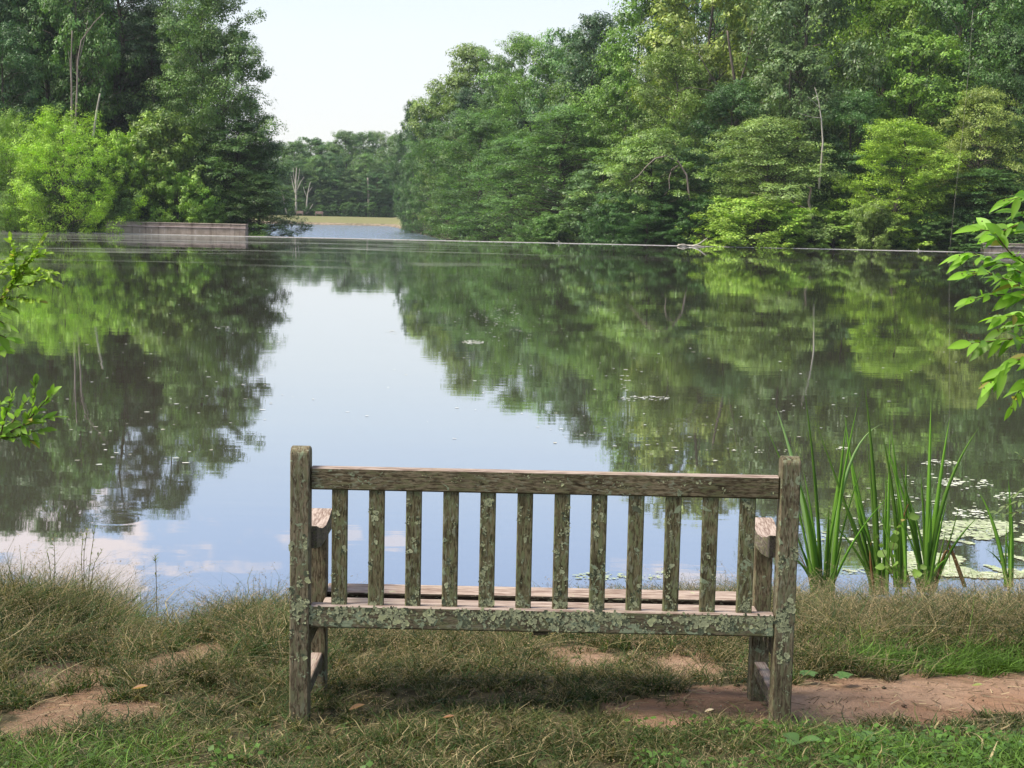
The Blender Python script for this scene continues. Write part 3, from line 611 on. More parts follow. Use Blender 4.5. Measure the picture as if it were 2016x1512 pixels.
# ------------------------------------------------------------------ the bench
def mat_wood(name, axis, dark=(.052, .038, .020), lite=(.195, .155, .096), green=(.130, .132, .062), amt=.5, lich=.5):
    t = NT(name); p = t.n('ShaderNodeTexCoord').outputs['Object']; rnd = t.n('ShaderNodeObjectInfo').outputs['Random']
    off = t.n('ShaderNodeCombineXYZ', {0: t.math('MULTIPLY', rnd, 31.0), 1: t.math('MULTIPLY', rnd, 17.0), 2: t.math('MULTIPLY', rnd, 53.0)}).outputs[0]
    p = t.n('ShaderNodeVectorMath', {0: p, 1: off}, operation='ADD').outputs[0]
    sc = [1, 1, 1]; sc[axis] = .16; q = t.map(p, tuple(sc)); sc2 = [1, 1, 1]; sc2[axis] = .3; q2 = t.map(p, tuple(sc2))
    fine = t.noise(q, 190, 6, .7); med = t.noise(q2, 85, 5, .64, .5); big = t.noise(p, 7, 4, .6); area = t.ss(t.noise(p, 5.5, 3, .5), .38, .62, .15, 1.0)
    col = t.mix(t.ss(fine, .38, .60), dark, lite)
    col = t.mix(t.ss(big, .45, .68, 0, .6), col, tuple(x * .6 for x in dark))
    col = t.mix(t.ss(med, .50, .57, 0, min(1.0, amt * 1.5)), col, green)                              # algae flecks
    fl = t.noise(q2, 120, 5, .6, .4); col = t.mix(t.math('MULTIPLY', t.ss(fl, .56, .60, 0, .8), area), col, (.215, .215, .145))   # pale crustose specks
    dk_ = t.noise(q2, 70, 4, .6, .2); col = t.mix(t.ss(dk_, .60, .66, 0, .7), col, tuple(x * .35 for x in dark))
    blot = t.noise(p, 26, 6, .66, .6); lm = t.math('MULTIPLY', t.ss(t.math('ADD', blot, t.math('MULTIPLY', area, .06)), .70 - .09 * lich, .715 - .09 * lich), 1.0)
    lc = t.mix(t.noise(p, 120, 4), (.17, .21, .125), (.31, .345, .22)); col = t.mix(t.math('MULTIPLY', lm, .85 if lich > 0 else 0.0), col, lc)
    h = t.math('ADD', t.math('ADD', t.math('MULTIPLY', fine, .6), t.math('MULTIPLY', lm, .5)), t.math('MULTIPLY', med, .3))
    return t.done(t.princ(col, .88, .15, t.bump(h, .75, .004)))
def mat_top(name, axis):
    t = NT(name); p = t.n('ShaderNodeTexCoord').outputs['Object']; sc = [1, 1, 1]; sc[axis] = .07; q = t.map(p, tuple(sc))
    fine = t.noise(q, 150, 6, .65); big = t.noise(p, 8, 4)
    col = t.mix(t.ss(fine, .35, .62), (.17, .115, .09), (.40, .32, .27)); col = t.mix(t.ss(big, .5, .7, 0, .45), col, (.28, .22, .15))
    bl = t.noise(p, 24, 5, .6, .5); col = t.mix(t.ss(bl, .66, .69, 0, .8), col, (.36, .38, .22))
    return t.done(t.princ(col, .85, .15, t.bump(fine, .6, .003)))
WX = mat_wood("weathered rail wood", 0, amt=.35, lich=.45); WXl = mat_wood("lichened rail wood", 0, (.066, .052, .032), (.165, .135, .084), lich=1.3); WZ = mat_wood("weathered post wood", 2, (.060, .045, .026), (.205, .166, .106), (.140, .140, .076), lich=.55)
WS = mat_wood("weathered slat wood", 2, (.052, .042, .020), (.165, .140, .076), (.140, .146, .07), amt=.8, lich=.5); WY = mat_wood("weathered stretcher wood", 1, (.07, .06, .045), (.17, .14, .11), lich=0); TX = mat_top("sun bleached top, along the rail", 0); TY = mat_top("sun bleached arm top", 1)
WD = mat_wood("gap shade slat edge", 0, (.018, .013, .009), (.045, .034, .024), (.03, .03, .02), lich=0)  # slat sides near black: the shade in the seat gaps is put into the colour
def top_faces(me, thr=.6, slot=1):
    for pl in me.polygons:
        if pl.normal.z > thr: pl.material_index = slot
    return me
BY = 4.5; BX = .103
bench = empty("park_bench", (BX, BY, .93), "weathered lichen covered wooden garden bench seen from behind, facing the pond", "bench")
def bpart(name, mb, mats, top=True, smooth=False, parent=bench):
    V = np.concatenate(mb.v); c = (V.max(0) + V.min(0)) / 2
    mb.v = [v - c for v in mb.v]; me = mb.me(name, mats, smooth)
    if top and len(mats) > 1: top_faces(me)
    par = Vector(parent.location) if parent is bench else Vector(parent.location) + Vector(bench.location)
    o = link(name, me, parent); o.location = Vector(c) - par
    return o
XL, XR_ = -.624, .834      # rear post centres
PW = .029
def round_post(x, y0, y1, z0, z1):
    b = MB(); r = (y1 - y0) / 2; poly = [(y0, z0), (y1, z0)]
    for i in range(13):
        a = math.pi * i / 12; poly.append(((y0 + y1) / 2 + math.cos(a) * r, z1 - r * .75 + math.sin(a) * r * .75))
    c = .0035; n = len(poly); cy = (y0 + y1) / 2; cz_ = (z0 + z1) / 2
    def shr(k): return [(cy + (y - cy) * (1 - k / r), cz_ + (z - cz_) * (1 - k / (z1 - z0) * 2)) for y, z in poly]
    rings = [(x - PW, shr(c)), (x - PW + c, poly), (x + PW - c, poly), (x + PW, shr(c))]
    V = [(X, y, z) for X, pp in rings for y, z in pp]; f = [tuple(range(n))[::-1], tuple(range(3 * n, 4 * n))]
    for k in range(3):
        f += [(k * n + i, k * n + (i + 1) % n, (k + 1) * n + (i + 1) % n, (k + 1) * n + i) for i in range(n)]
    b.add(V, f); return b
for x in (XL, XR_):
    p = bpart("rear_post", round_post(x, BY, BY + .06, .86, 1.772), [WZ, TY], False)
xa, xb = XL + PW + .001, XR_ - PW - .001
b = MB(); b.box((xa, BY + .012, 1.643), (xb, BY + .042, 1.712), .005); bpart("top_rail", b, [WX, TX])
b = MB(); b.box((xa, BY + .008, 1.222), (xb, BY + .044, 1.293), .005); bpart("lower_rail", b, [WXl, TX])
for i in range(12):
    x = -.507 + i * (1.219 / 11); b = MB(); b.box((x - .0235, BY + .018, 1.289), (x + .0235, BY + .036, 1.647), .003); bpart("back_slat", b, [WS])
SLATS = [(4.555, 1.246, 4.612, 1.241), (4.632, 1.236, 4.688, 1.230), (4.706, 1.2245, 4.766, 1.2195), (4.788, 1.2265, 4.856, 1.2275), (4.876, 1.2365, 4.945, 1.2525)]
for (y0, z0, y1, z1) in SLATS:
    a = math.atan2(z1 - z0, y1 - y0); L = math.hypot(y1 - y0, z1 - z0)
    Mx = np.eye(4); Mx[1, 1] = math.cos(a); Mx[1, 2] = -math.sin(a); Mx[2, 1] = math.sin(a); Mx[2, 2] = math.cos(a); Mx[:3, 3] = (0, y0, z0)
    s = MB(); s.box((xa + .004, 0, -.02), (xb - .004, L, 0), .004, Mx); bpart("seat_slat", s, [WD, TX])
b = MB(); b.box((xa + .036, 4.87, 1.150), (xb - .036, 4.893, 1.213), .003); bpart("front_rail", b, [WX, TX])
for x, nm in ((-.614, 1), (.822, -1)):
    b = MB(); b.box((x - .0285, 4.848, .80), (x + .0285, 4.908, 1.437), .004); bpart("front_leg", b, [WZ, TY])
    b = MB(); b.box((x - .018, 4.56, 1.0), (x + .018, 4.848, 1.045), .003)
    bpart("stretcher", b, [WY, TY])
    b = MB(); b.box((x - .016, 4.562, 1.15), (x + .016, 4.846, 1.203), .003); bpart("seat_bearer", b, [WY])
    # arm rest: waisted, rolled front end
    top = [(4.558, 1.523), (4.62, 1.505), (4.70, 1.487), (4.78, 1.480), (4.86, 1.488), (4.91, 1.500), (4.945, 1.500), (4.967, 1.486), (4.975, 1.462)]
    bot = [(4.968, 1.440), (4.93, 1.436), (4.86, 1.437), (4.78, 1.434), (4.70, 1.436), (4.62, 1.445), (4.558, 1.455)]
    poly = top + bot; n = len(poly); wid = lambda y: .0345 + .0015 * float(smooth01(4.60, 4.86, y))
    V = [(x + s_ * wid(y), y, z) for s_ in (-1, 1) for y, z in poly]; f = []
    nt = len(top)
    tops = [(i, n + i, n + i + 1, i + 1) for i in range(n - 1)] + [(n - 1, 2 * n - 1, n, 0)]
    caps = [tuple(range(n)), tuple(range(n, 2 * n))[::-1]]
    mb = MB(); mb.add(V, tops + caps); arm = bpart("armrest", mb, [WY, TY], False)
    for pl in arm.data.polygons:
        if abs(pl.normal.x) < .5 and pl.index < nt - 1: pl.material_index = 1
    b = MB(); b.prism([(4.545, 1.219), (4.60, 1.219), (4.545, 1.17)], x - nm * .0 - .02, x + .02)
    x2 = x + nm * .0285; q = MB(); q.add([(x2, 4.86, 1.232), (x2 + nm * .055, 4.86, 1.232), (x2, 4.86, 1.175), (x2, 4.895, 1.232), (x2 + nm * .055, 4.895, 1.232), (x2, 4.895, 1.175)], [(0, 1, 2), (3, 5, 4), (0, 3, 4, 1), (1, 4, 5, 2), (0, 2, 5, 3)]); q.v = [v - np.array([0, .04, .012]) for v in q.v]; bpart("corner_block", q, [WX])
b = MB(); b.box((BX - .022, BY + .046, 1.205), (BX + .022, 4.868, 1.203), .003); b.box((BX + .0 - .022, BY + .012, 1.213), (BX + .022, BY + .045, 1.2205), .002); bpart("centre_bearer", b, [WX])

def lichen():
    g = rng(3); V = []; F = []; Cc = []; n = 0; surf = BY
    spots = []
    def cl(cx, cz, rx, rz, m, y, rr=(.004, .012)):
        for _ in range(int(m * 3.6)):
            a, r = g.uniform(0, 6.28), g.random() ** .75
            spots.append((cx + math.cos(a) * r * rx, cz + math.sin(a) * r * rz, y, g.uniform(*rr) * .42))
    ylr = BY + .008
    for X, s_ in [(-.58, 1), (-.50, 1.1), (-.42, .8), (-.36, 1.3), (-.33, 1.2), (-.23, .9), (-.12, 1.0), (-.05, 1.2), (.02, 1.4), (.08, 1.2), (.16, 1.3), (.22, 1.6), (.27, 1.7), (.33, 1.0), (.46, .6), (.55, .9), (.60, .7), (.66, 1.1), (.70, 1.1), (.76, 1.2)]:
        cl(X, 1.276, .05, .016, int(15 * s_), ylr); cl(X, 1.255, .035, .028, int(10 * s_), ylr)
    for X in g.uniform(-.58, .79, 40): cl(X, g.uniform(1.23, 1.285), .02, .015, 4, ylr, (.003, .008))
    for x, w in ((XL, 1), (XR_, 1.3)):
        for _ in range(int(22 * w)):
            cl(x + g.uniform(-.026, .026), g.choice([g.uniform(1.12, 1.5), g.uniform(1.25, 1.32), g.uniform(1.05, 1.5)]), .009, .018, 5, BY, (.003, .009))
    cl(XL + .0, 1.285, .02, .03, 26, BY); cl(XR_ - .012, 1.28, .016, .04, 30, BY); cl(XL + .016, 1.60 - .12, .008, .03, 8, BY)
    dens = [1.2, .7, 1.3, .5, 1.8, .6, 1.6, 1.4, .5, .8, .5, 1.5]
    for i in range(12):
        x = -.507 + i * (1.219 / 11)
        for _ in range(int(9 * dens[i])): cl(x + g.uniform(-.018, .018), g.uniform(1.30, 1.63), .008, .016, 4, BY + .018, (.0025, .008))
        cl(x, 1.305, .02, .016, int(10 * dens[i]), BY + .018, (.004, .009))
    cl(-.06, 1.615, .012, .012, 12, BY + .018, (.006, .011))
    for X in g.uniform(-.55, .78, 26): cl(X, g.uniform(1.65, 1.70), .02, .01, 2, BY + .012, (.002, .005))
    spots = [q for q in spots if not (q[2] == ylr and not 1.226 < q[1] < 1.293) and not (q[2] == BY and min(abs(q[0] - XL), abs(q[0] - XR_)) > .027)]
    spots = [(x, z, y, r * (g.uniform(1.7, 2.5) if g.random() < .12 else 1.0)) for x, z, y, r in spots if g.random() < .62]
    spots = [q for q in spots if not (q[2] == ylr and not (1.222 + q[3] * 1.0 < q[1] < 1.2945))]
    for (x, z, y, r) in spots:
        m = 19 if r > .006 else 8; a = np.linspace(0, 2 * math.pi, m, endpoint=False) + g.uniform(0, 6.28); low = 1 + .22 * np.sin(a * 2 + g.uniform(0, 6)) + .15 * np.sin(a * 3 + g.uniform(0, 6))
        rr = r * low * (1 + .09 * g.normal(size=m)).clip(.7, 1.3); d = g.uniform(.0004, .0013)
        ring = np.stack([x + np.cos(a) * rr, np.full(m, y) - d * g.uniform(.3, 1.6, m), z + np.sin(a) * rr * 1.05], 1)
        inner = np.stack([x + np.cos(a) * rr * .6, np.full(m, y) - d * g.uniform(.3, 1.0, m), z + np.sin(a) * rr * .6], 1)
        V += [ring, inner, [[x, y - .001, z]]]
        for k in range(m): F.append((n + k, n + (k + 1) % m, n + m + (k + 1) % m, n + m + k)); F.append((n + m + k, n + m + (k + 1) % m, n + 2 * m, n + 2 * m))
        base = np.array([.30, .305, .18]) * g.uniform(.7, 1.3) if g.random() > .3 else np.array([.085, .095, .06]) * g.uniform(.7, 1.2)
        if g.random() < .15: base = np.array([.36, .37, .20])
        Cc += [np.tile(base, (m, 1)) * 1.08, np.tile(base, (m, 1)) * .92, [base * .85]]; n += 2 * m + 1
    V = np.concatenate(V); Cc = np.concatenate(Cc)
    q = np.array([f for f in F if f[2] != f[3]]); tr = np.array([f[:3] for f in F if f[2] == f[3]])
    t = NT("leafy lichen"); c = t.n('ShaderNodeVertexColor', layer_name="Col").outputs[0]; m_ = t.done(t.princ(c, .95, .05))
    o = link("lichen", mesh_np("lichen", V - np.array([BX, BY, .93]), [q, tr], [m_], Cc), bench); o["kind"] = "stuff"; o["label"] = "pale grey green leafy lichen crusting the rails, slats and posts"
lichen()

# ------------------------------------------------------------------ grass
def build_grass():
    g = rng(17)
    def field(n, x0, x1, y0, y1):
        y = g.uniform(y0, y1, n); x = g.uniform(x0, x1, n); return x, y
    XS, YS = [], []
    # clumped sampling: tuft centres + spread
    nt = 24500; tx, ty = field(nt, -4.8, 5.2, 3.2, 9.2)
    keep = (np.abs(tx) < .36 * ty + 2.4); tx, ty = tx[keep], ty[keep]
    dens = (1 - bare(tx, ty) * 1.0) * (.74 + .3 * smooth01(4.7, 4.3, ty) + .3 * vnoise(tx, ty, 3.3, 5) + .3 * vnoise(tx, ty, 11, 8)); dens = np.maximum(dens, np.exp(-((tx + .35) / .30) ** 2 - ((ty - 4.78) / .14) ** 2) * 1.2); dens = np.where(ty > shore(tx) - .15, 0, dens)
    k = g.random(len(tx)) < dens; tx, ty = tx[k], ty[k]
    per = (g.integers(12, 44, len(tx)) * (1 + .5 * (g.random(len(tx)) < .2))).astype(int); X = tx.repeat(per); Y = ty.repeat(per); T_id = np.arange(len(tx)).repeat(per)
    sp = g.uniform(.010, .06, len(tx)).repeat(per); ang = g.uniform(0, 6.28, len(X)); rr = sp * g.random(len(X)) ** .5
    ox, oy = np.cos(ang) * rr, np.sin(ang) * rr; X = X + ox; Y = Y + oy
    n = len(X); Z = hT(X, Y)
    tufth = g.uniform(.6, 1.35, len(tx)).repeat(per) * (1 + .25 * vnoise(X, Y, 2.2, 9))
    # height by zone
    zone = smooth01(4.45, 5.6, Y); right = smooth01(.9, 1.3, X)
    hump = np.exp(-((X + 2.15) / .55) ** 2) * smooth01(5.6, 6.3, Y)
    H = .055 + .08 * zone + .065 * hump + .02 * smooth01(-.6, -1.2, X) * zone; H = H + .065 * right * smooth01(5.0, 5.8, Y) - .012 * right * smooth01(6.1, 6.6, Y); H = H * (1 - .35 * smooth01(-.75, -.55, X) * smooth01(.95, .8, X) * smooth01(5.3, 5.9, Y)) * (1 - .75 * np.exp(-((X + 1.55) / .16) ** 2) * smooth01(6.0, 6.6, Y)); H *= tufth * g.uniform(.55, 1.3, n)
    H *= np.where((X > -.05) & (X < .2) & (Y > 4.9) & (Y < 6), 1.0, 1.0)
    gx, gy = ground_px(1930, 1320)[:2]; gr = smooth01(1.3, .7, np.sqrt(((X - gx) / .55) ** 2 + ((Y - gy) / .22) ** 2)); H *= 1 - .45 * gr
    H *= 1 - .45 * bare(X, Y); H *= 1 - .38 * smooth01(-.75, -.45, X) * smooth01(1.15, .9, X) * smooth01(4.35, 4.6, Y) * smooth01(5.7, 5.3, Y)
    H *= 1 - .35 * smooth01(.9, 1.1, X) * smooth01(4.15, 4.45, Y) * smooth01(5.1, 4.8, Y)
    lean = (1 - .45 * hump)[:, None] * np.stack([ox, oy], 1) / (sp[:, None] + 1e-6) * .42 + g.normal(scale=.55, size=(n, 2)) + np.array([.02, -.02])
    curl = g.uniform(.2, 1.6, n) * (1 - .4 * hump); kx = g.normal(scale=.14, size=(n, 1)); ky = g.normal(scale=.14, size=(n, 1))
    W = g.uniform(.0009, .0024, n) * np.where(g.random(n) < .10, 1.9, 1.0) * (1 + .5 * right * (Y < 4.8)) 
    seg = 5; s = np.linspace(0, 1, seg + 1)
    side = g.uniform(0, 6.28, n); sd = np.stack([np.cos(side), np.sin(side)], 1)
    P_ = np.zeros((n, seg + 1, 3))
    bend = s[None, :] ** (1.0 + .8 * curl[:, None])
    P_[:, :, 0] = X[:, None] + lean[:, :1] * H[:, None] * bend * (.5 + curl[:, None]); P_[:, :, 1] = Y[:, None] + lean[:, 1:] * H[:, None] * bend * (.5 + curl[:, None])
    P_[:, :, 2] = Z[:, None] + H[:, None] * (s - .28 * curl[:, None] * s ** 2.5) - .004
    P_[:, :, 0] += kx * H[:, None] * np.sin(s * 7)[None]; P_[:, :, 1] += ky * H[:, None] * np.sin(s * 6 + 1)[None] * s[None]
    wv = W[:, None] * (1 - s[None, :] ** 1.6 * .9)
    Lf = P_.copy(); Rt = P_.copy(); Lf[:, :, :2] += sd[:, None] * wv[:, :, None]; Rt[:, :, :2] -= sd[:, None] * wv[:, :, None]
    V = np.stack([Lf, Rt], 2).reshape(-1, 3); st = (seg + 1) * 2
    i = np.arange(n)[:, None, None] * st; kk = np.arange(seg)[None, :, None] * 2; Fq = (i + kk + np.array([0, 1, 3, 2])[None, None]).reshape(-1, 4)
    # colours
    dry = np.array([.33, .265, .14]); ol = np.array([.100, .108, .036]); gn = np.array([.056, .098, .026]); vg = np.array([.12, .22, .035])
    u = g.random(n); tt = (g.random(len(tx)) < .30)[T_id]
    col = np.where((u < .23)[:, None], dry, np.where((u < .72)[:, None], ol, gn)); col = np.where((tt & (u > .2))[:, None], gn, col)
    vgw = np.maximum(gr, smooth01(.55, 1.2, X) * smooth01(4.50, 4.25, Y) * .9)[:, None]; vgw = np.maximum(vgw, (.9 * np.exp(-((X + 1.55) / .25) ** 2 - ((Y - 7.3) / .35) ** 2))[:, None])
    vgw = np.maximum(vgw, .55 * smooth01(-.4, -1.2, X)[:, None] * smooth01(4.4, 4.15, Y)[:, None])
    col = np.where(g.random((n, 1)) < vgw, vg, col)
    tanw = (right * smooth01(4.9, 5.4, Y) * .22 * (1 - gr))[:, None]; col = np.where(g.random((n, 1)) < tanw, dry * 1.0, col)
    col = col * g.uniform(.4, 1.15, (n, 1)) * (1 + .28 * g.normal(size=len(tx)))[T_id].clip(.5, 1.5)[:, None]; cols = col.repeat(st, 0)
    # seed heads
    dkt = np.exp(-((X + .35) / .30) ** 2 - ((Y - 4.78) / .14) ** 2)[:, None]
    tall = (g.random(n) < .26 * zone + .05) & (vgw[:, 0] < .4); ti = np.where(tall)[0]
    hb = P_[ti, -1]; up = P_[ti, -1] - P_[ti, -2]; up /= np.linalg.norm(up, axis=1)[:, None] + 1e-9
    m = 9; C = (hb[:, None] - up[:, None] * np.linspace(0, .045, m)[None, :, None] + g.normal(scale=.0042, size=(len(ti), m, 3))).reshape(-1, 3)
    Nn = g.normal(size=C.shape); V2, F2 = leaf_quads(C, Nn, g.uniform(.004, .0085, len(C)), g, .42)
    c2 = (np.array([.30, .22, .13]) * g.uniform(.5, 1.4, (len(ti), 1))).repeat(m, 0).repeat(4, 0)
    me = mesh_np("grass", np.concatenate([V, V2]), [Fq, F2 + len(V)], [M_grass], np.concatenate([cols, c2]))
    o = link("grass", me); tag(o, "wiry olive and straw coloured grass covering the near bank around the bench", "grass", kind="stuff")
    print("grass blades", n, "heads", len(ti))
build_grass()
def build_straw():
    """dead stems, thatch and tiny litter lying on the soil"""
    g = rng(23); n = 16000; x = g.uniform(-3, 3.3, n); y = g.uniform(3.4, 7.6, n); k = np.abs(x) < .36 * y + .6; x, y = x[k], y[k]; n = len(x); z = hT(x, y)
    a = g.uniform(0, 6.28, n); L = g.uniform(.01, .07, n); w = g.uniform(.0006, .0016, n); dx, dy = np.cos(a) * L, np.sin(a) * L; nx, ny = -np.sin(a) * w, np.cos(a) * w; z0 = z + .004; z1 = hT(x + dx, y + dy) + g.uniform(.002, .014, n)
    V = np.stack([np.stack([x - nx, y - ny, z0], 1), np.stack([x + nx, y + ny, z0 + .001], 1), np.stack([x + dx + nx, y + dy + ny, z1 + .001], 1), np.stack([x + dx - nx, y + dy - ny, z1], 1)], 1).reshape(-1, 3)
    F = np.arange(n)[:, None] * 4 + np.arange(4); base = np.where((g.random(n) < .5)[:, None], [.36, .28, .17], [.13, .09, .05]) * g.uniform(.6, 1.3, (n, 1))
    o = link("straw_litter", mesh_np("straw_litter", V, [F], [M_grass], base.repeat(4, 0))); tag(o, "dead straw and twig litter scattered on the bare soil", "litter", kind="stuff")
    n = 9000; x = g.uniform(-3, 3.3, n); y = g.uniform(3.5, 7.6, n); k = (np.abs(x) < .36 * y + .6) & (bare(x, y) > .25); x, y = x[k], y[k]; n = len(x); z = hT(x, y); R_ = g.uniform(.0012, .0048, n) * np.where(g.random(n) < .04, 2.6, 1)
    oc = np.array([[1, 0, 0], [0, 1, 0], [-1, 0, 0], [0, -1, 0], [0, 0, .8], [0, 0, -.4]]); V = (np.stack([x, y, z + R_ * .3], 1)[:, None] + oc[None] * R_[:, None, None] * g.uniform(.6, 1.4, (n, 6, 1))).reshape(-1, 3)
    F = (np.arange(n)[:, None, None] * 6 + np.array([[0, 1, 4], [1, 2, 4], [2, 3, 4], [3, 0, 4], [1, 0, 5], [2, 1, 5], [3, 2, 5], [0, 3, 5]])[None]).reshape(-1, 3)
    base = np.array([[.30, .19, .13], [.17, .11, .07], [.42, .34, .27], [.12, .10, .06]])[g.integers(0, 4, n)] * g.uniform(.7, 1.2, (n, 1)); o = link("gravel", mesh_np("gravel", V, [F], [M_grass], base.repeat(6, 0))); tag(o, "grit and soil crumbs on the bare reddish earth", "grit", kind="stuff")
    # ground cover: small round clover leaves bottom right and left
    m = 5200; x = np.concatenate([g.uniform(.35, 2.6, m), g.uniform(-2.6, -.3, m // 12)]); y = np.concatenate([g.uniform(3.3, 4.42, m), g.uniform(3.4, 4.1, m // 12)])
    k = (bare(x, y) < .3) & (vnoise(x, y, 5, 3) > -.25); x, y = x[k], y[k]; z = hT(x, y) + g.uniform(.008, .045, len(x))
    V, F = leaf_quads(np.stack([x, y, z], 1), np.array([0, -.25, 1]) + g.normal(scale=.3, size=(len(x), 3)), g.uniform(.010, .024, len(x)), g, .9, .1)
    c = np.array([.10, .20, .035]) * g.uniform(.55, 1.3, (len(x), 1)); o = link("clover", mesh_np("clover", V, [F], [M_fern], c.repeat(4, 0))); tag(o, "low green clover and weeds in the grass at the bottom of the picture", "ground cover", kind="stuff")
build_straw()

# ------------------------------------------------------------------ leaves, irises, shrubs
class LeafSet:
    def __init__(s, seed): s.V = []; s.F = []; s.C = []; s.n = 0; s.g = rng(seed)
    def leaf(s, base, d, L, W, col, droop=.35, fold=.25, up=(0, 0, 1), seg=6, shape=.42):
        base = np.array(base, float); d = np.array(d, float); d /= np.linalg.norm(d) + 1e-9; up = np.array(up, float)
        sd = np.cross(d, up); sd /= np.linalg.norm(sd) + 1e-9; u = np.cross(sd, d)
        t = np.linspace(0, 1, seg + 1); w = W * .5 * (np.sin(math.pi * t ** (math.log(.5) / math.log(shape)))) ** .85; w[0] = W * .03; w[-1] = 0
        mid = base + d * (L * t)[:, None] - np.array([0, 0, 1]) * (droop * L * t ** 2)[:, None] ; e = u * (w * fold)[:, None]
        L_ = mid - sd * w[:, None] + e; R_ = mid + sd * w[:, None] + e; V = np.stack([L_, mid, R_], 1).reshape(-1, 3)
        for i in range(seg):
            a = s.n + i * 3; s.F += [(a, a + 1, a + 4, a + 3), (a + 1, a + 2, a + 5, a + 4)]
        s.V.append(V); c = np.tile(np.array(col, float), (len(V), 1)); c[1::3] *= 1.18; s.C.append(c); s.n += len(V)
    def me(s, name, mat, origin=(0, 0, 0)):
        return mesh_np(name, np.concatenate(s.V) - np.array(origin), [np.array(s.F)], [mat], np.concatenate(s.C), smooth=True)

def blade(b_, px0, tip, D, w, bendpt=None, col=(.07, .15, .03), tipD=0.0, mb=None):
    p0 = P(px0[0], px0[1], D); p0[2] -= .02; p1 = P(tip[0], tip[1], D + tipD); n = 14; t = np.linspace(0, 1, n)[:, None]
    if bendpt is not None: pm = P(bendpt[0], bendpt[1], D + tipD * .5); cpt = 2 * pm - .5 * (p0 + p1)
    else: cpt = (p0 + p1) / 2 + np.array([(p0[0] - p1[0]) * .22, 0, .06])
    q = (1 - t) ** 2 * p0 + 2 * t * (1 - t) * cpt + t * t * p1
    ww = w * .95 * (np.clip(1.02 - t[:, 0] ** 2.2, .02, 1)) * .5; a = b_.g.uniform(-.5, .5); sd = np.array([math.cos(a), math.sin(a), 0])
    k = np.array([math.sin(a), -math.cos(a), 0]) * .16
    V = np.stack([q - sd * ww[:, None], q + k * ww[:, None] * 1.2, q + sd * ww[:, None], q - k * ww[:, None] * 1.2], 1).reshape(-1, 3)
    for i in range(n - 1):
        for j in range(4):
            a_ = b_.n + i * 4; b_.F.append((a_ + j, a_ + (j + 1) % 4, a_ + 4 + (j + 1) % 4, a_ + 4 + j))
    c = np.tile(np.array(col, float), (len(V), 1)) * (1 + .25 * (t.repeat(4, 0) - .3)); b_.V.append(V); b_.C.append(c); b_.n += len(V)

def iris(label, D, blades, dry=(), seed=1):
    root_p = G(blades[0][0][0], 1155, .0); root_p[1] = D; root_p[2] = hz(root_p[0], D)
    root = empty("iris_clump", tuple(root_p), label, "water plant", None); s = LeafSet(seed); g = s.g
    blades = list(blades) + [((b_[0][0] + g.uniform(-9, 9), b_[0][1]), (b_[1][0] + g.uniform(-16, 16), b_[1][1] + g.uniform(25, 190)), b_[2] * g.uniform(.6, .95)) for b_ in blades for _ in range(1)]
    for bl in blades:
        px0, tip, w = bl[0], bl[1], bl[2]; bp = bl[3] if len(bl) > 3 else None; col = bl[4] if len(bl) > 4 else np.array([.14, .28, .036]) * g.uniform(.6, 1.45)
        blade(s, px0, tip, D + g.uniform(-.12, .12), w, bp, col, g.uniform(-.15, .15))
    link("green_blades", s.me("green_blades", M_fern, root_p), root)
    if dry:
        s2 = LeafSet(seed + 50)
        for px0, tip, w, bp in dry: blade(s2, px0, tip, D + g.uniform(-.1, .1), w, bp, (.30, .17, .07), 0)
        link("withered_blades", s2.me("withered_blades", M_fern, root_p), root)
DI = 9.3; pl_ = np.array([.20, .30, .12])
iris("thick iris clump beside the bench's right post, one pale blade bent over the post", DI, [
    ((1612, 1175), (1528, 803), .046, (1580, 985), pl_ * 1.5), ((1618, 1175), (1583, 762), .030), ((1610, 1175), (1572, 945), .045), ((1606, 1175), (1578, 1010), .035), ((1626, 1175), (1658, 905), .036), ((1632, 1175), (1668, 820), .034), ((1628, 1175), (1652, 960), .030), ((1640, 1175), (1690, 790), .030, (1652, 1000)), ((1600, 1175), (1572, 1068), .030), ((1615, 1175), (1600, 920), .030), ((1622, 1175), (1632, 1000), .032), ((1600, 1175), (1492, 810), .018, (1570, 1000)), ((1636, 1175), (1746, 832), .028, (1668, 930), pl_ * 1.3)],
    [((1602, 1180), (1568, 1085), .018, None)], 1)
iris("iris clump standing second from the bench, leaning left at its base", DI + .1, [
    ((1722, 1165), (1663, 818), .034, (1690, 1000)), ((1726, 1165), (1676, 945), .032), ((1730, 1165), (1702, 755), .032), ((1732, 1165), (1716, 980), .036), ((1738, 1165), (1745, 930), .024), ((1728, 1165), (1606, 830), .026, (1670, 1010)), ((1718, 1165), (1686, 1020), .026), ((1740, 1165), (1738, 985), .024), ((1735, 1165), (1660, 835), .02, (1700, 1010)), ((1745, 1165), (1752, 848), .024)],
    [((1722, 1160), (1716, 1065), .02, (1714, 1100)), ((1742, 1165), (1700, 1100), .015, None)], 2)
iris("slim iris clump with one folded brown blade, third from the bench", DI, [
    ((1772, 1150), (1735, 845), .028), ((1776, 1150), (1752, 833), .026), ((1780, 1150), (1784, 895), .026), ((1770, 1150), (1752, 1052), .028), ((1776, 1150), (1768, 1060), .03), ((1782, 1150), (1745, 880), .022, (1776, 1010)), ((1784, 1150), (1772, 1010), .02)],
    [((1779, 1150), (1795, 985), .018, (1776, 1040)), ((1783, 1150), (1775, 1010), .018, None)], 3)
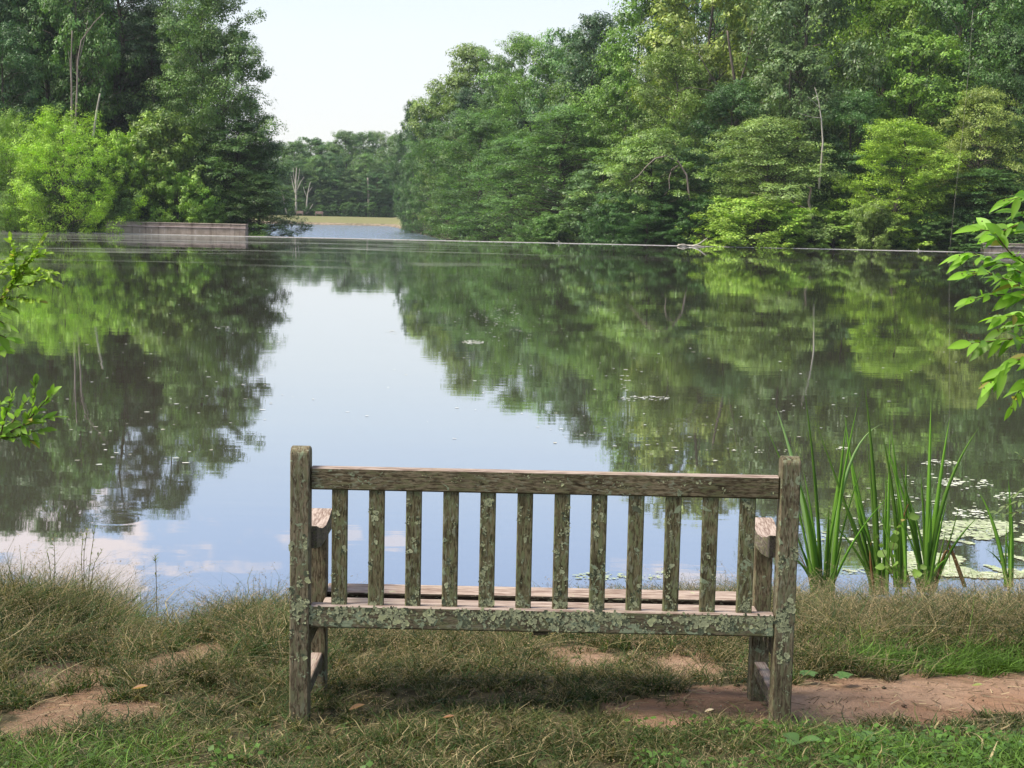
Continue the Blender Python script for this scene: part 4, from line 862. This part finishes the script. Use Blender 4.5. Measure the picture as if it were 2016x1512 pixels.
iris("tallest spreading iris clump, fourth from the bench, in front of the duckweed", DI + .1, [
    ((1822, 1160), (1833, 790), .034), ((1828, 1160), (1870, 822), .034), ((1830, 1160), (1928, 840), .034, (1858, 985)), ((1826, 1160), (1858, 910), .046), ((1820, 1160), (1768, 905), .030, (1800, 1040)), ((1816, 1160), (1742, 870), .026, (1790, 1020)), ((1824, 1160), (1832, 1005), .034), ((1812, 1160), (1798, 1010), .030), ((1834, 1160), (1892, 980), .014, (1868, 1070)), ((1822, 1160), (1812, 930), .028), ((1815, 1160), (1778, 1000), .026), ((1832, 1160), (1862, 1040), .018, (1850, 1100), (.2, .33, .05))],
    [((1836, 1165), (1870, 1125), .016, (1862, 1085)), ((1900, 1150), (1862, 1060), .030, (1876, 1090))], 4)
iris("small iris clump with two splayed blades near the right edge", DI, [
    ((1984, 1150), (1926, 968), .030, (1958, 1040)), ((1986, 1150), (1985, 940), .022), ((1990, 1150), (1990, 1050), .022), ((1988, 1150), (1980, 1060), .02), ((1992, 1150), (1986, 950), .024)], [((1986, 1140), (1955, 1095), .014, None)], 5)

def broad_sprig(name, label, cat, D, stems, leafL, leafW, col, seed, dens=1.0, droop=.4, spread=1.0, foot=None, twr=.003, buds=False, pairs=False):
    """a shrub: woody stems (pixel polylines at distance D+dd) with leaves growing from them"""
    s = LeafSet(seed); g = s.g; first = np.array(foot if foot is not None else P(*stems[0][0][:2], D)); root = empty(name, tuple(first), label, cat); tw = MB()
    for st in stems:
        q = np.array([P(a, b_, D + c_) for a, b_, c_ in st[0]]) if not isinstance(st, list) else np.array([P(a, b_, D + c_) for a, b_, c_ in st])
        n = len(q); tt = np.linspace(0, n - 1, (n - 1) * 6 + 1); qq = np.stack([np.interp(tt, range(n), q[:, k]) for k in range(3)], 1)
        if len(qq) > 6: qq[1:-1] = (qq[:-2] + qq[1:-1] * 2 + qq[2:]) / 4
        tw.tube(qq - first, np.linspace(twr, twr * .35, len(qq)), 5)
        ln = np.r_[0, np.cumsum(np.linalg.norm(np.diff(qq, axis=0), axis=1))]; m = max(3, int(ln[-1] / (leafL * .30) * dens))
        for i, u in enumerate(np.linspace(.10, 1, m)):
            p = np.array([np.interp(u * ln[-1], ln, qq[:, k]) for k in range(3)]); j = min(len(qq) - 2, int(np.searchsorted(ln, u * ln[-1]) - 1)); j = max(j, 0); ax = qq[j + 1] - qq[j]; ax /= np.linalg.norm(ax) + 1e-9
            for sg in ((1, -1) if pairs else ((1,) if i % 2 else (-1,))):
                sd = np.cross(ax, [0, 0, 1]); sd /= np.linalg.norm(sd) + 1e-9
                d = ax * g.uniform(.5, 1.0) + sd * sg * g.uniform(.5, 1.1) * spread + g.normal(scale=.28, size=3); d[1] += g.uniform(-.4, .4)
                if u > .985: d = ax
                L = leafL * g.uniform(.55, 1.2) * (1 - .25 * u); c = np.array(col) * g.uniform(.6, 1.4); 
                if g.random() < .04: c = np.array([.30, .26, .07]) * g.uniform(.8, 1.3)
                s.leaf(p, d, L, leafW * L / leafL * g.uniform(.85, 1.2), c, droop * g.uniform(.3, 1.3), g.uniform(.1, .4), up=(g.normal() * .45, g.normal() * .45 - .75, .75))
        if buds:
            for _ in range(5):
                p = qq[-1] + g.normal(scale=.012, size=3)
                tw.tube(np.array([p - first, p - first + [0, 0, .004]]), [.0022, .0015], 5)
    link("stems", tw.me("stems", [M_twig], True), root); link("leaves", s.me("leaves", M_fern, first), root)
    return root
footR = (2.25, 4.3, hz(2.25, 4.3)); 
broad_sprig("leafy_shrub", "lush shrub with long pointed light green leaves reaching in from the right edge", "shrub", 4.3, [
    [(2250, 1300, 0), (2200, 900, 0), (2120, 600, 0), (2080, 380, 0), (2020, 385, 0), (1985, 395, 0)],
    [(2110, 560, 0), (2050, 470, .1), (2010, 440, .1), (1975, 455, .1), (1955, 460, .1)],
    [(2120, 600, 0), (2060, 545, 0), (1990, 500, -.1), (1955, 455, -.1), (1930, 452, -.1)],
    [(2140, 640, 0), (2050, 560, .1), (1980, 520, .1), (1920, 500, .1), (1890, 505, .1)],
    [(2150, 680, 0), (2060, 590, -.1), (1995, 555, -.1), (1940, 535, -.1), (1905, 540, -.1)],
    [(2150, 680, 0), (2080, 600, 0), (2010, 580, .1), (1955, 580, .1), (1912, 590, .1)],
    [(2160, 720, 0), (2080, 660, 0), (2010, 620, 0), (1960, 625, 0)],
    [(2160, 720, 0), (2080, 680, .1), (2010, 665, .1), (1950, 672, .1), (1912, 676, .1)],
    [(2170, 760, 0), (2100, 720, 0), (2030, 700, -.1), (1985, 715, -.1), (1950, 762, -.1)],
    [(2170, 800, 0), (2110, 760, 0), (2050, 740, 0), (2005, 770, 0), (1990, 800, 0)],
    [(2250, 1300, 0), (2330, 900, .2), (2400, 600, .3), (2440, 420, .4)], [(2330, 900, .2), (2250, 650, .4), (2210, 450, .5)], [(2400, 600, .3), (2330, 450, .1), (2280, 330, .1)], [(2250, 1100, 0), (2340, 1000, -.2), (2420, 860, -.3)], [(2200, 900, 0), (2150, 800, .3), (2110, 760, .4)],
    [(2100, 480, 0), (2050, 430, 0), (2010, 420, 0)], [(2120, 560, .1), (2060, 510, .15), (2015, 530, .15), (1990, 545, .15)], [(2150, 640, .1), (2070, 640, .2), (2010, 640, .2), (1975, 650, .2)]],
      .088, .032, (.19, .36, .035), 61, 2.3, .32, .9, footR, .0035, True)
broad_sprig("slender_shrub", "thin twig with small pale narrow leaves over the duckweed at the right edge", "shrub", 7.6, [
    [(2200, 1250, 0), (2120, 1080, 0), (2060, 1000, 0), (2010, 985, 0), (1975, 1000, 0)], [(2060, 1000, 0), (2020, 1005, 0), (1985, 1012, 0), (1962, 1008, 0)], [(2060, 1000, 0), (2025, 960, 0), (1995, 975, 0)], [(2120, 1080, 0), (2060, 960, 0), (2016, 905, 0), (2006, 895, 0)]],
    .05, .017, (.20, .27, .10), 62, .9, .3, .8, (2.75, 7.6, hz(2.75, 7.6)), .0025)
footL = (-2.05, 4.4, hz(-2.05, 4.4))
broad_sprig("locust_sapling", "feathery sapling with small paired yellow green leaflets at the upper left edge", "shrub", 4.9, [
    [(-260, 1200, 0), (-160, 800, 0), (-60, 640, 0), (0, 590, 0), (40, 545, 0), (62, 505, 0), (84, 470, 0)],
    [(-60, 640, 0), (-20, 560, 0), (12, 530, .05), (36, 527, .05)], [(0, 590, 0), (30, 545, 0), (28, 500, 0), (22, 470, 0)], [(20, 565, 0), (52, 510, 0), (88, 500, 0), (96, 498, 0)],
    [(20, 565, 0), (60, 560, 0), (85, 545, 0), (112, 560, 0)], [(0, 590, 0), (40, 585, 0), (62, 590, 0), (78, 592, 0)], [(-40, 620, 0), (-10, 590, 0), (10, 600, 0), (22, 606, 0)], [(40, 540, 0), (60, 535, .05), (80, 532, .05), (106, 536, .05)], [(-30, 560, 0), (-5, 520, 0), (15, 512, 0), (45, 490, 0)]],
    .036, .018, (.27, .40, .045), 63, 1.6, .2, 1.1, footL, .003, False, True)
broad_sprig("low_sapling", "bushy sapling with glossy green leaves and reddish tips low at the left edge", "shrub", 4.5, [
    [(-240, 1250, 0), (-150, 1000, 0), (-70, 890, 0), (0, 860, 0), (40, 845, 0), (62, 810, 0), (68, 775, 0), (70, 750, 0)],
    [(40, 845, 0), (75, 805, 0), (95, 785, 0), (106, 772, 0)], [(0, 860, 0), (10, 820, 0), (20, 790, 0), (26, 775, 0)], [(20, 850, 0), (60, 830, 0), (90, 825, 0), (108, 822, 0)], [(-20, 860, 0), (30, 862, 0), (62, 850, 0), (85, 846, 0)],
    [(0, 860, 0), (25, 830, .1), (45, 800, .1), (52, 790, .1)], [(-60, 880, 0), (-20, 840, 0), (-5, 800, 0), (8, 790, 0)], [(40, 845, 0), (50, 865, 0), (68, 868, 0)]],
    .052, .021, (.19, .33, .04), 64, 2.0, .25, 1.0, footL, .0028)
broad_sprig("upper_sapling", "few glossy leaves on a twig at the left edge between the two saplings", "shrub", 4.5, [
    [(-240, 1150, 0), (-120, 780, 0), (-50, 660, 0), (-10, 655, 0), (12, 665, 0), (24, 668, 0)], [(-50, 660, 0), (-20, 630, 0), (0, 632, 0), (14, 640, 0)], [(-40, 680, 0), (-10, 690, 0), (8, 692, 0)], [(-60, 640, 0), (-15, 612, 0), (2, 618, 0)]],
    .060, .025, (.22, .37, .04), 65, 1.8, .2, 1.0, footL, .0028)
# tall thin weeds at the left of the bank and vines among the irises
def weed(label, px, py, stems, D, name="weed_stem"):
    p0 = ground_px(px, py); first = np.array([P(px, py, D)[0], D, hz(P(px, py, D)[0], D)]); root = empty(name, tuple(first), label, "weed"); s = LeafSet(int(px)); g = s.g; tw = MB()
    for st in stems:
        q = np.array([first] + [P(a, b_, D) for a, b_ in st]); tt = np.linspace(0, len(q) - 1, 10); qq = np.stack([np.interp(tt, range(len(q)), q[:, k]) for k in range(3)], 1); tw.tube(qq - first, np.linspace(.0022, .0009, 10), 5)
        for p in qq[2:]:
            for _ in range(3): s.leaf(p, (g.normal(), g.normal() * .5, g.uniform(.5, 1.4)), g.uniform(.018, .034), .0045, np.array([.17, .20, .06]) * g.uniform(.7, 1.2), .2)
    link("stem", tw.me("stem", [M_twig], True), root); link("leaves", s.me("leaves", M_fern, first), root)
weed("tall pale weed with slim upright leaves rising from the bank grass at the left", 165, 1150, [[(165, 1090), (172, 1045)], [(178, 1100), (187, 1040)], [(160, 1100), (163, 1055)], [(185, 1110), (200, 1085)]], 6.9)
weed("thin pale weed left of the tallest weed on the left bank", 105, 1160, [[(108, 1100), (106, 1055)], [(98, 1110), (92, 1085)]], 6.9)
weed("thin wiry weed sticking up beside the muddy notch", 310, 1160, [[(307, 1110), (306, 1098)]], 6.7)
broad_sprig("vine_plant", "light green vine with heart shaped leaves winding between the iris clumps", "vine", 9.1, [
    [(1760, 1160, 0), (1755, 1090, 0), (1770, 1030, 0), (1790, 1020, 0)], [(1755, 1120, 0), (1740, 1090, 0), (1728, 1060, 0)], [(1780, 1150, 0), (1800, 1130, 0), (1812, 1120, 0)], [(1760, 1140, 0), (1748, 1120, 0), (1742, 1118, 0)]],
    .085, .06, (.16, .26, .05), 66, .55, .3, .9, None, .003)
def big_leaf_plant(px, py, label, seed, n=4, L=.10):
    f = ground_px(px, py); s = LeafSet(seed); g = s.g; root = empty("broadleaf_weed", tuple(f), label, "weed")
    for i in range(n):
        a = i / n * 6.28 + g.uniform(-.4, .4); s.leaf(f + [0, 0, .03], (math.cos(a), math.sin(a), .55), L * g.uniform(.7, 1.1), L * .62, np.array([.10, .19, .05]) * g.uniform(.8, 1.2), .35, .15, shape=.5)
    link("leaves", s.me("leaves", M_fern, f), root)
big_leaf_plant(1570, 1482, "broad round leaf weed in the grass below the bench's right post", 71, 3, .085)
big_leaf_plant(1700, 1475, "broad leaved weed right of the round leaf weed at the bottom edge", 72, 5, .06)
big_leaf_plant(1590, 1345, "small leafy weed at the grass edge right of the bench", 73, 6, .05)
big_leaf_plant(1660, 1350, "strappy leafy weed on the edge of the red path", 74, 6, .05)
def fallen_leaf(px, py, label, L, col, seed):
    f = ground_px(px, py); s = LeafSet(seed); g = s.g; s.leaf(f + [-L * .4, 0, .035], (1, g.uniform(-.4, .4), .1), L, L * .6, col, -.15, .5, shape=.5)
    o = link("fallen_leaf", s.me("fallen_leaf", M_fern, f), None, tuple(f)); tag(o, label, "leaf")
fallen_leaf(272, 1378, "curled tan dead leaf on the soil left of the bench", .055, (.42, .24, .13), 81)
fallen_leaf(700, 1420, "thin brown dead leaf in the grass near the bench's left post", .05, (.30, .18, .10), 82)
fallen_leaf(880, 1436, "small reddish brown dead leaf in the grass behind the bench", .035, (.33, .17, .11), 83)
fallen_leaf(1394, 1424, "whitish dead leaf lying on the path behind the bench", .03, (.5, .42, .32), 84)
fallen_leaf(1920, 1370, "yellow green leaf lying on the red path at the right", .035, (.25, .3, .1), 85)
def stone():
    f = ground_px(1790, 1290); g = rng(9)
    V = []; F = []; nu, nv = 12, 8; b = MB()
    for i in range(nv + 1):
        for j in range(nu):
            th, ph = math.pi * i / nv, 2 * math.pi * j / nu; v = np.array([math.sin(th) * math.cos(ph) * .062, math.sin(th) * math.sin(ph) * .03, math.cos(th) * .024]); v *= 1 + .55 * mnoise.noise(Vector(v * 38)) + .2 * mnoise.noise(Vector(v * 110)); V.append(v + [0, 0, .012])
    for i in range(nv):
        for j in range(nu): F.append((i * nu + j, (i + 1) * nu + j, (i + 1) * nu + (j + 1) % nu, i * nu + (j + 1) % nu))
    b.add(V, F); o = link("stone", b.me("stone", [mat_concrete("earthy stone", (.16, .11, .075), (.32, .25, .18), (.10, .07, .05))], False)); o.location = tuple(f); o.rotation_euler = (.2, .5, .3); tag(o, "small brownish lump of stone half sunk in the dry grass right of the bench", "stone")
stone()

# ------------------------------------------------------------------ floating plants on the pond
def pads(name, label, cat, spots, size, cols_, seed, mat):
    g = rng(seed); V = []; F = []; C = []; n = 0
    for (x, y) in spots:
        r = g.uniform(*size); m = 7; a = np.linspace(0, 6.28, m, endpoint=False) + g.uniform(0, 6); rr = r * g.uniform(.6, 1.3, m); asp = g.uniform(.7, 1.6)
        V.append(np.stack([x + np.cos(a) * rr * asp, y + np.sin(a) * rr, np.full(m, .004 + g.uniform(0, .003))], 1)); F.append(np.arange(m) + n); n += m; C.append(np.tile(np.array(cols_[g.integers(len(cols_))]) * g.uniform(.75, 1.2), (m, 1)))
    o = link(name, mesh_np(name, np.concatenate(V), [np.array(F)], [mat], np.concatenate(C))); tag(o, label, cat, kind="stuff"); return o
M_pad = (lambda t: t.done(t.princ(t.n('ShaderNodeVertexColor', layer_name="Col").outputs[0], .55, .4)))(NT("floating plants"))
def spots_px(lst, seed, thr=None):
    g = rng(seed); out = []
    for px, py, rx, ry, n in lst:
        for _ in range(n):
            a, r = g.uniform(0, 6.28), g.random() ** .5; X = px + math.cos(a) * r * rx; Y = py + math.sin(a) * r * ry
            p = G(X, Y, 0)
            if p[1] > shore(p[0]) + .05: out.append((p[0], p[1]))
    return out
dw = []
gq = rng(44)
for p in spots_px([(1900, 1060, 150, 34, 2600), (1960, 1100, 160, 40, 4200), (1860, 1110, 150, 26, 2400), (2100, 1080, 200, 60, 3500), (1650, 1068, 70, 8, 260), (1930, 1032, 60, 8, 240), (1700, 1050, 90, 20, 200), (1700, 1125, 60, 5, 60)], 12):
    v = float(vnoise(p[0], p[1], 2.4, 6)) + .7 * float(vnoise(p[0], p[1] * .8, 7.3, 2)); 
    if v > (-.02 if p[0] > 2.6 else .15): dw.append(p)
pads("duckweed", "pale green duckweed rafts floating behind the irises at the right", "duckweed", dw, (.006, .022), [(.36, .39, .23), (.43, .45, .30), (.30, .35, .17)], 13, M_pad)
fl = spots_px([(1850, 912, 36, 6, 46), (1870, 950, 26, 8, 60), (1905, 950, 60, 14, 20), (1935, 952, 12, 6, 20), (1985, 978, 30, 8, 40), (1915, 1012, 40, 10, 60), (1740, 1000, 120, 30, 20), (1830, 990, 140, 60, 40), (1495, 890, 8, 3, 5), (1660, 884, 14, 3, 14), (1500, 840, 100, 60, 8)], 14)
pads("floating_leaves", "scattered pale floating leaf bits on the dark water beyond the irises", "floating leaves", fl, (.007, .022), [(.5, .52, .36), (.6, .6, .5)], 15, M_pad)
fs = spots_px([(930, 674, 22, 4, 110), (980, 622, 50, 16, 70), (1265, 785, 55, 5, 60), (1230, 742, 40, 30, 16), (770, 653, 12, 2, 14), (1000, 640, 110, 40, 60), (1375, 551, 6, 2, 4), (330, 640, 300, 60, 26), (1000, 560, 900, 60, 180), (1200, 720, 700, 160, 150), (300, 820, 260, 120, 60), (440, 645, 20, 2, 12), (1400, 870, 200, 40, 26)], 16)
pads("floating_flecks", "tiny whitish flecks and fluff drifting on the open water", "floating debris", fs, (.008, .026), [(.6, .6, .55), (.5, .5, .42), (.35, .33, .25)], 17, M_pad)
al = spots_px([(1180, 1135, 52, 8, 70), (1260, 1138, 40, 6, 40), (1310, 1128, 18, 3, 20)], 18)
pads("algae_patch", "thin yellowish green algae patch on the water seen between the bench slats", "algae", al, (.005, .014), [(.34, .39, .22)], 19, M_pad)

# ------------------------------------------------------------------ haze
USE_HAZE = True
if USE_HAZE:
    b = MB(); v = [(x, y, z) for x in (-920, 920) for y in (-90, 1220) for z in (-6, 100)]
    b.add(v, [(0, 1, 3, 2), (4, 6, 7, 5), (0, 4, 5, 1), (2, 3, 7, 6), (0, 2, 6, 4), (1, 5, 7, 3)])
    m = bpy.data.materials.new("pale summer haze"); m.use_nodes = True; nt = m.node_tree; nt.nodes.clear(); o_ = nt.nodes.new('ShaderNodeOutputMaterial'); pv = nt.nodes.new('ShaderNodeVolumePrincipled')
    pv.inputs['Color'].default_value = (.86, .93, 1.0, 1); pv.inputs['Density'].default_value = .00013; pv.inputs['Anisotropy'].default_value = .2; nt.links.new(pv.outputs[0], o_.inputs['Volume'])
    hzo = link("haze", b.me("haze", [m])); tag(hzo, "thin pale summer haze filling the air over the water", "haze", kind="stuff")
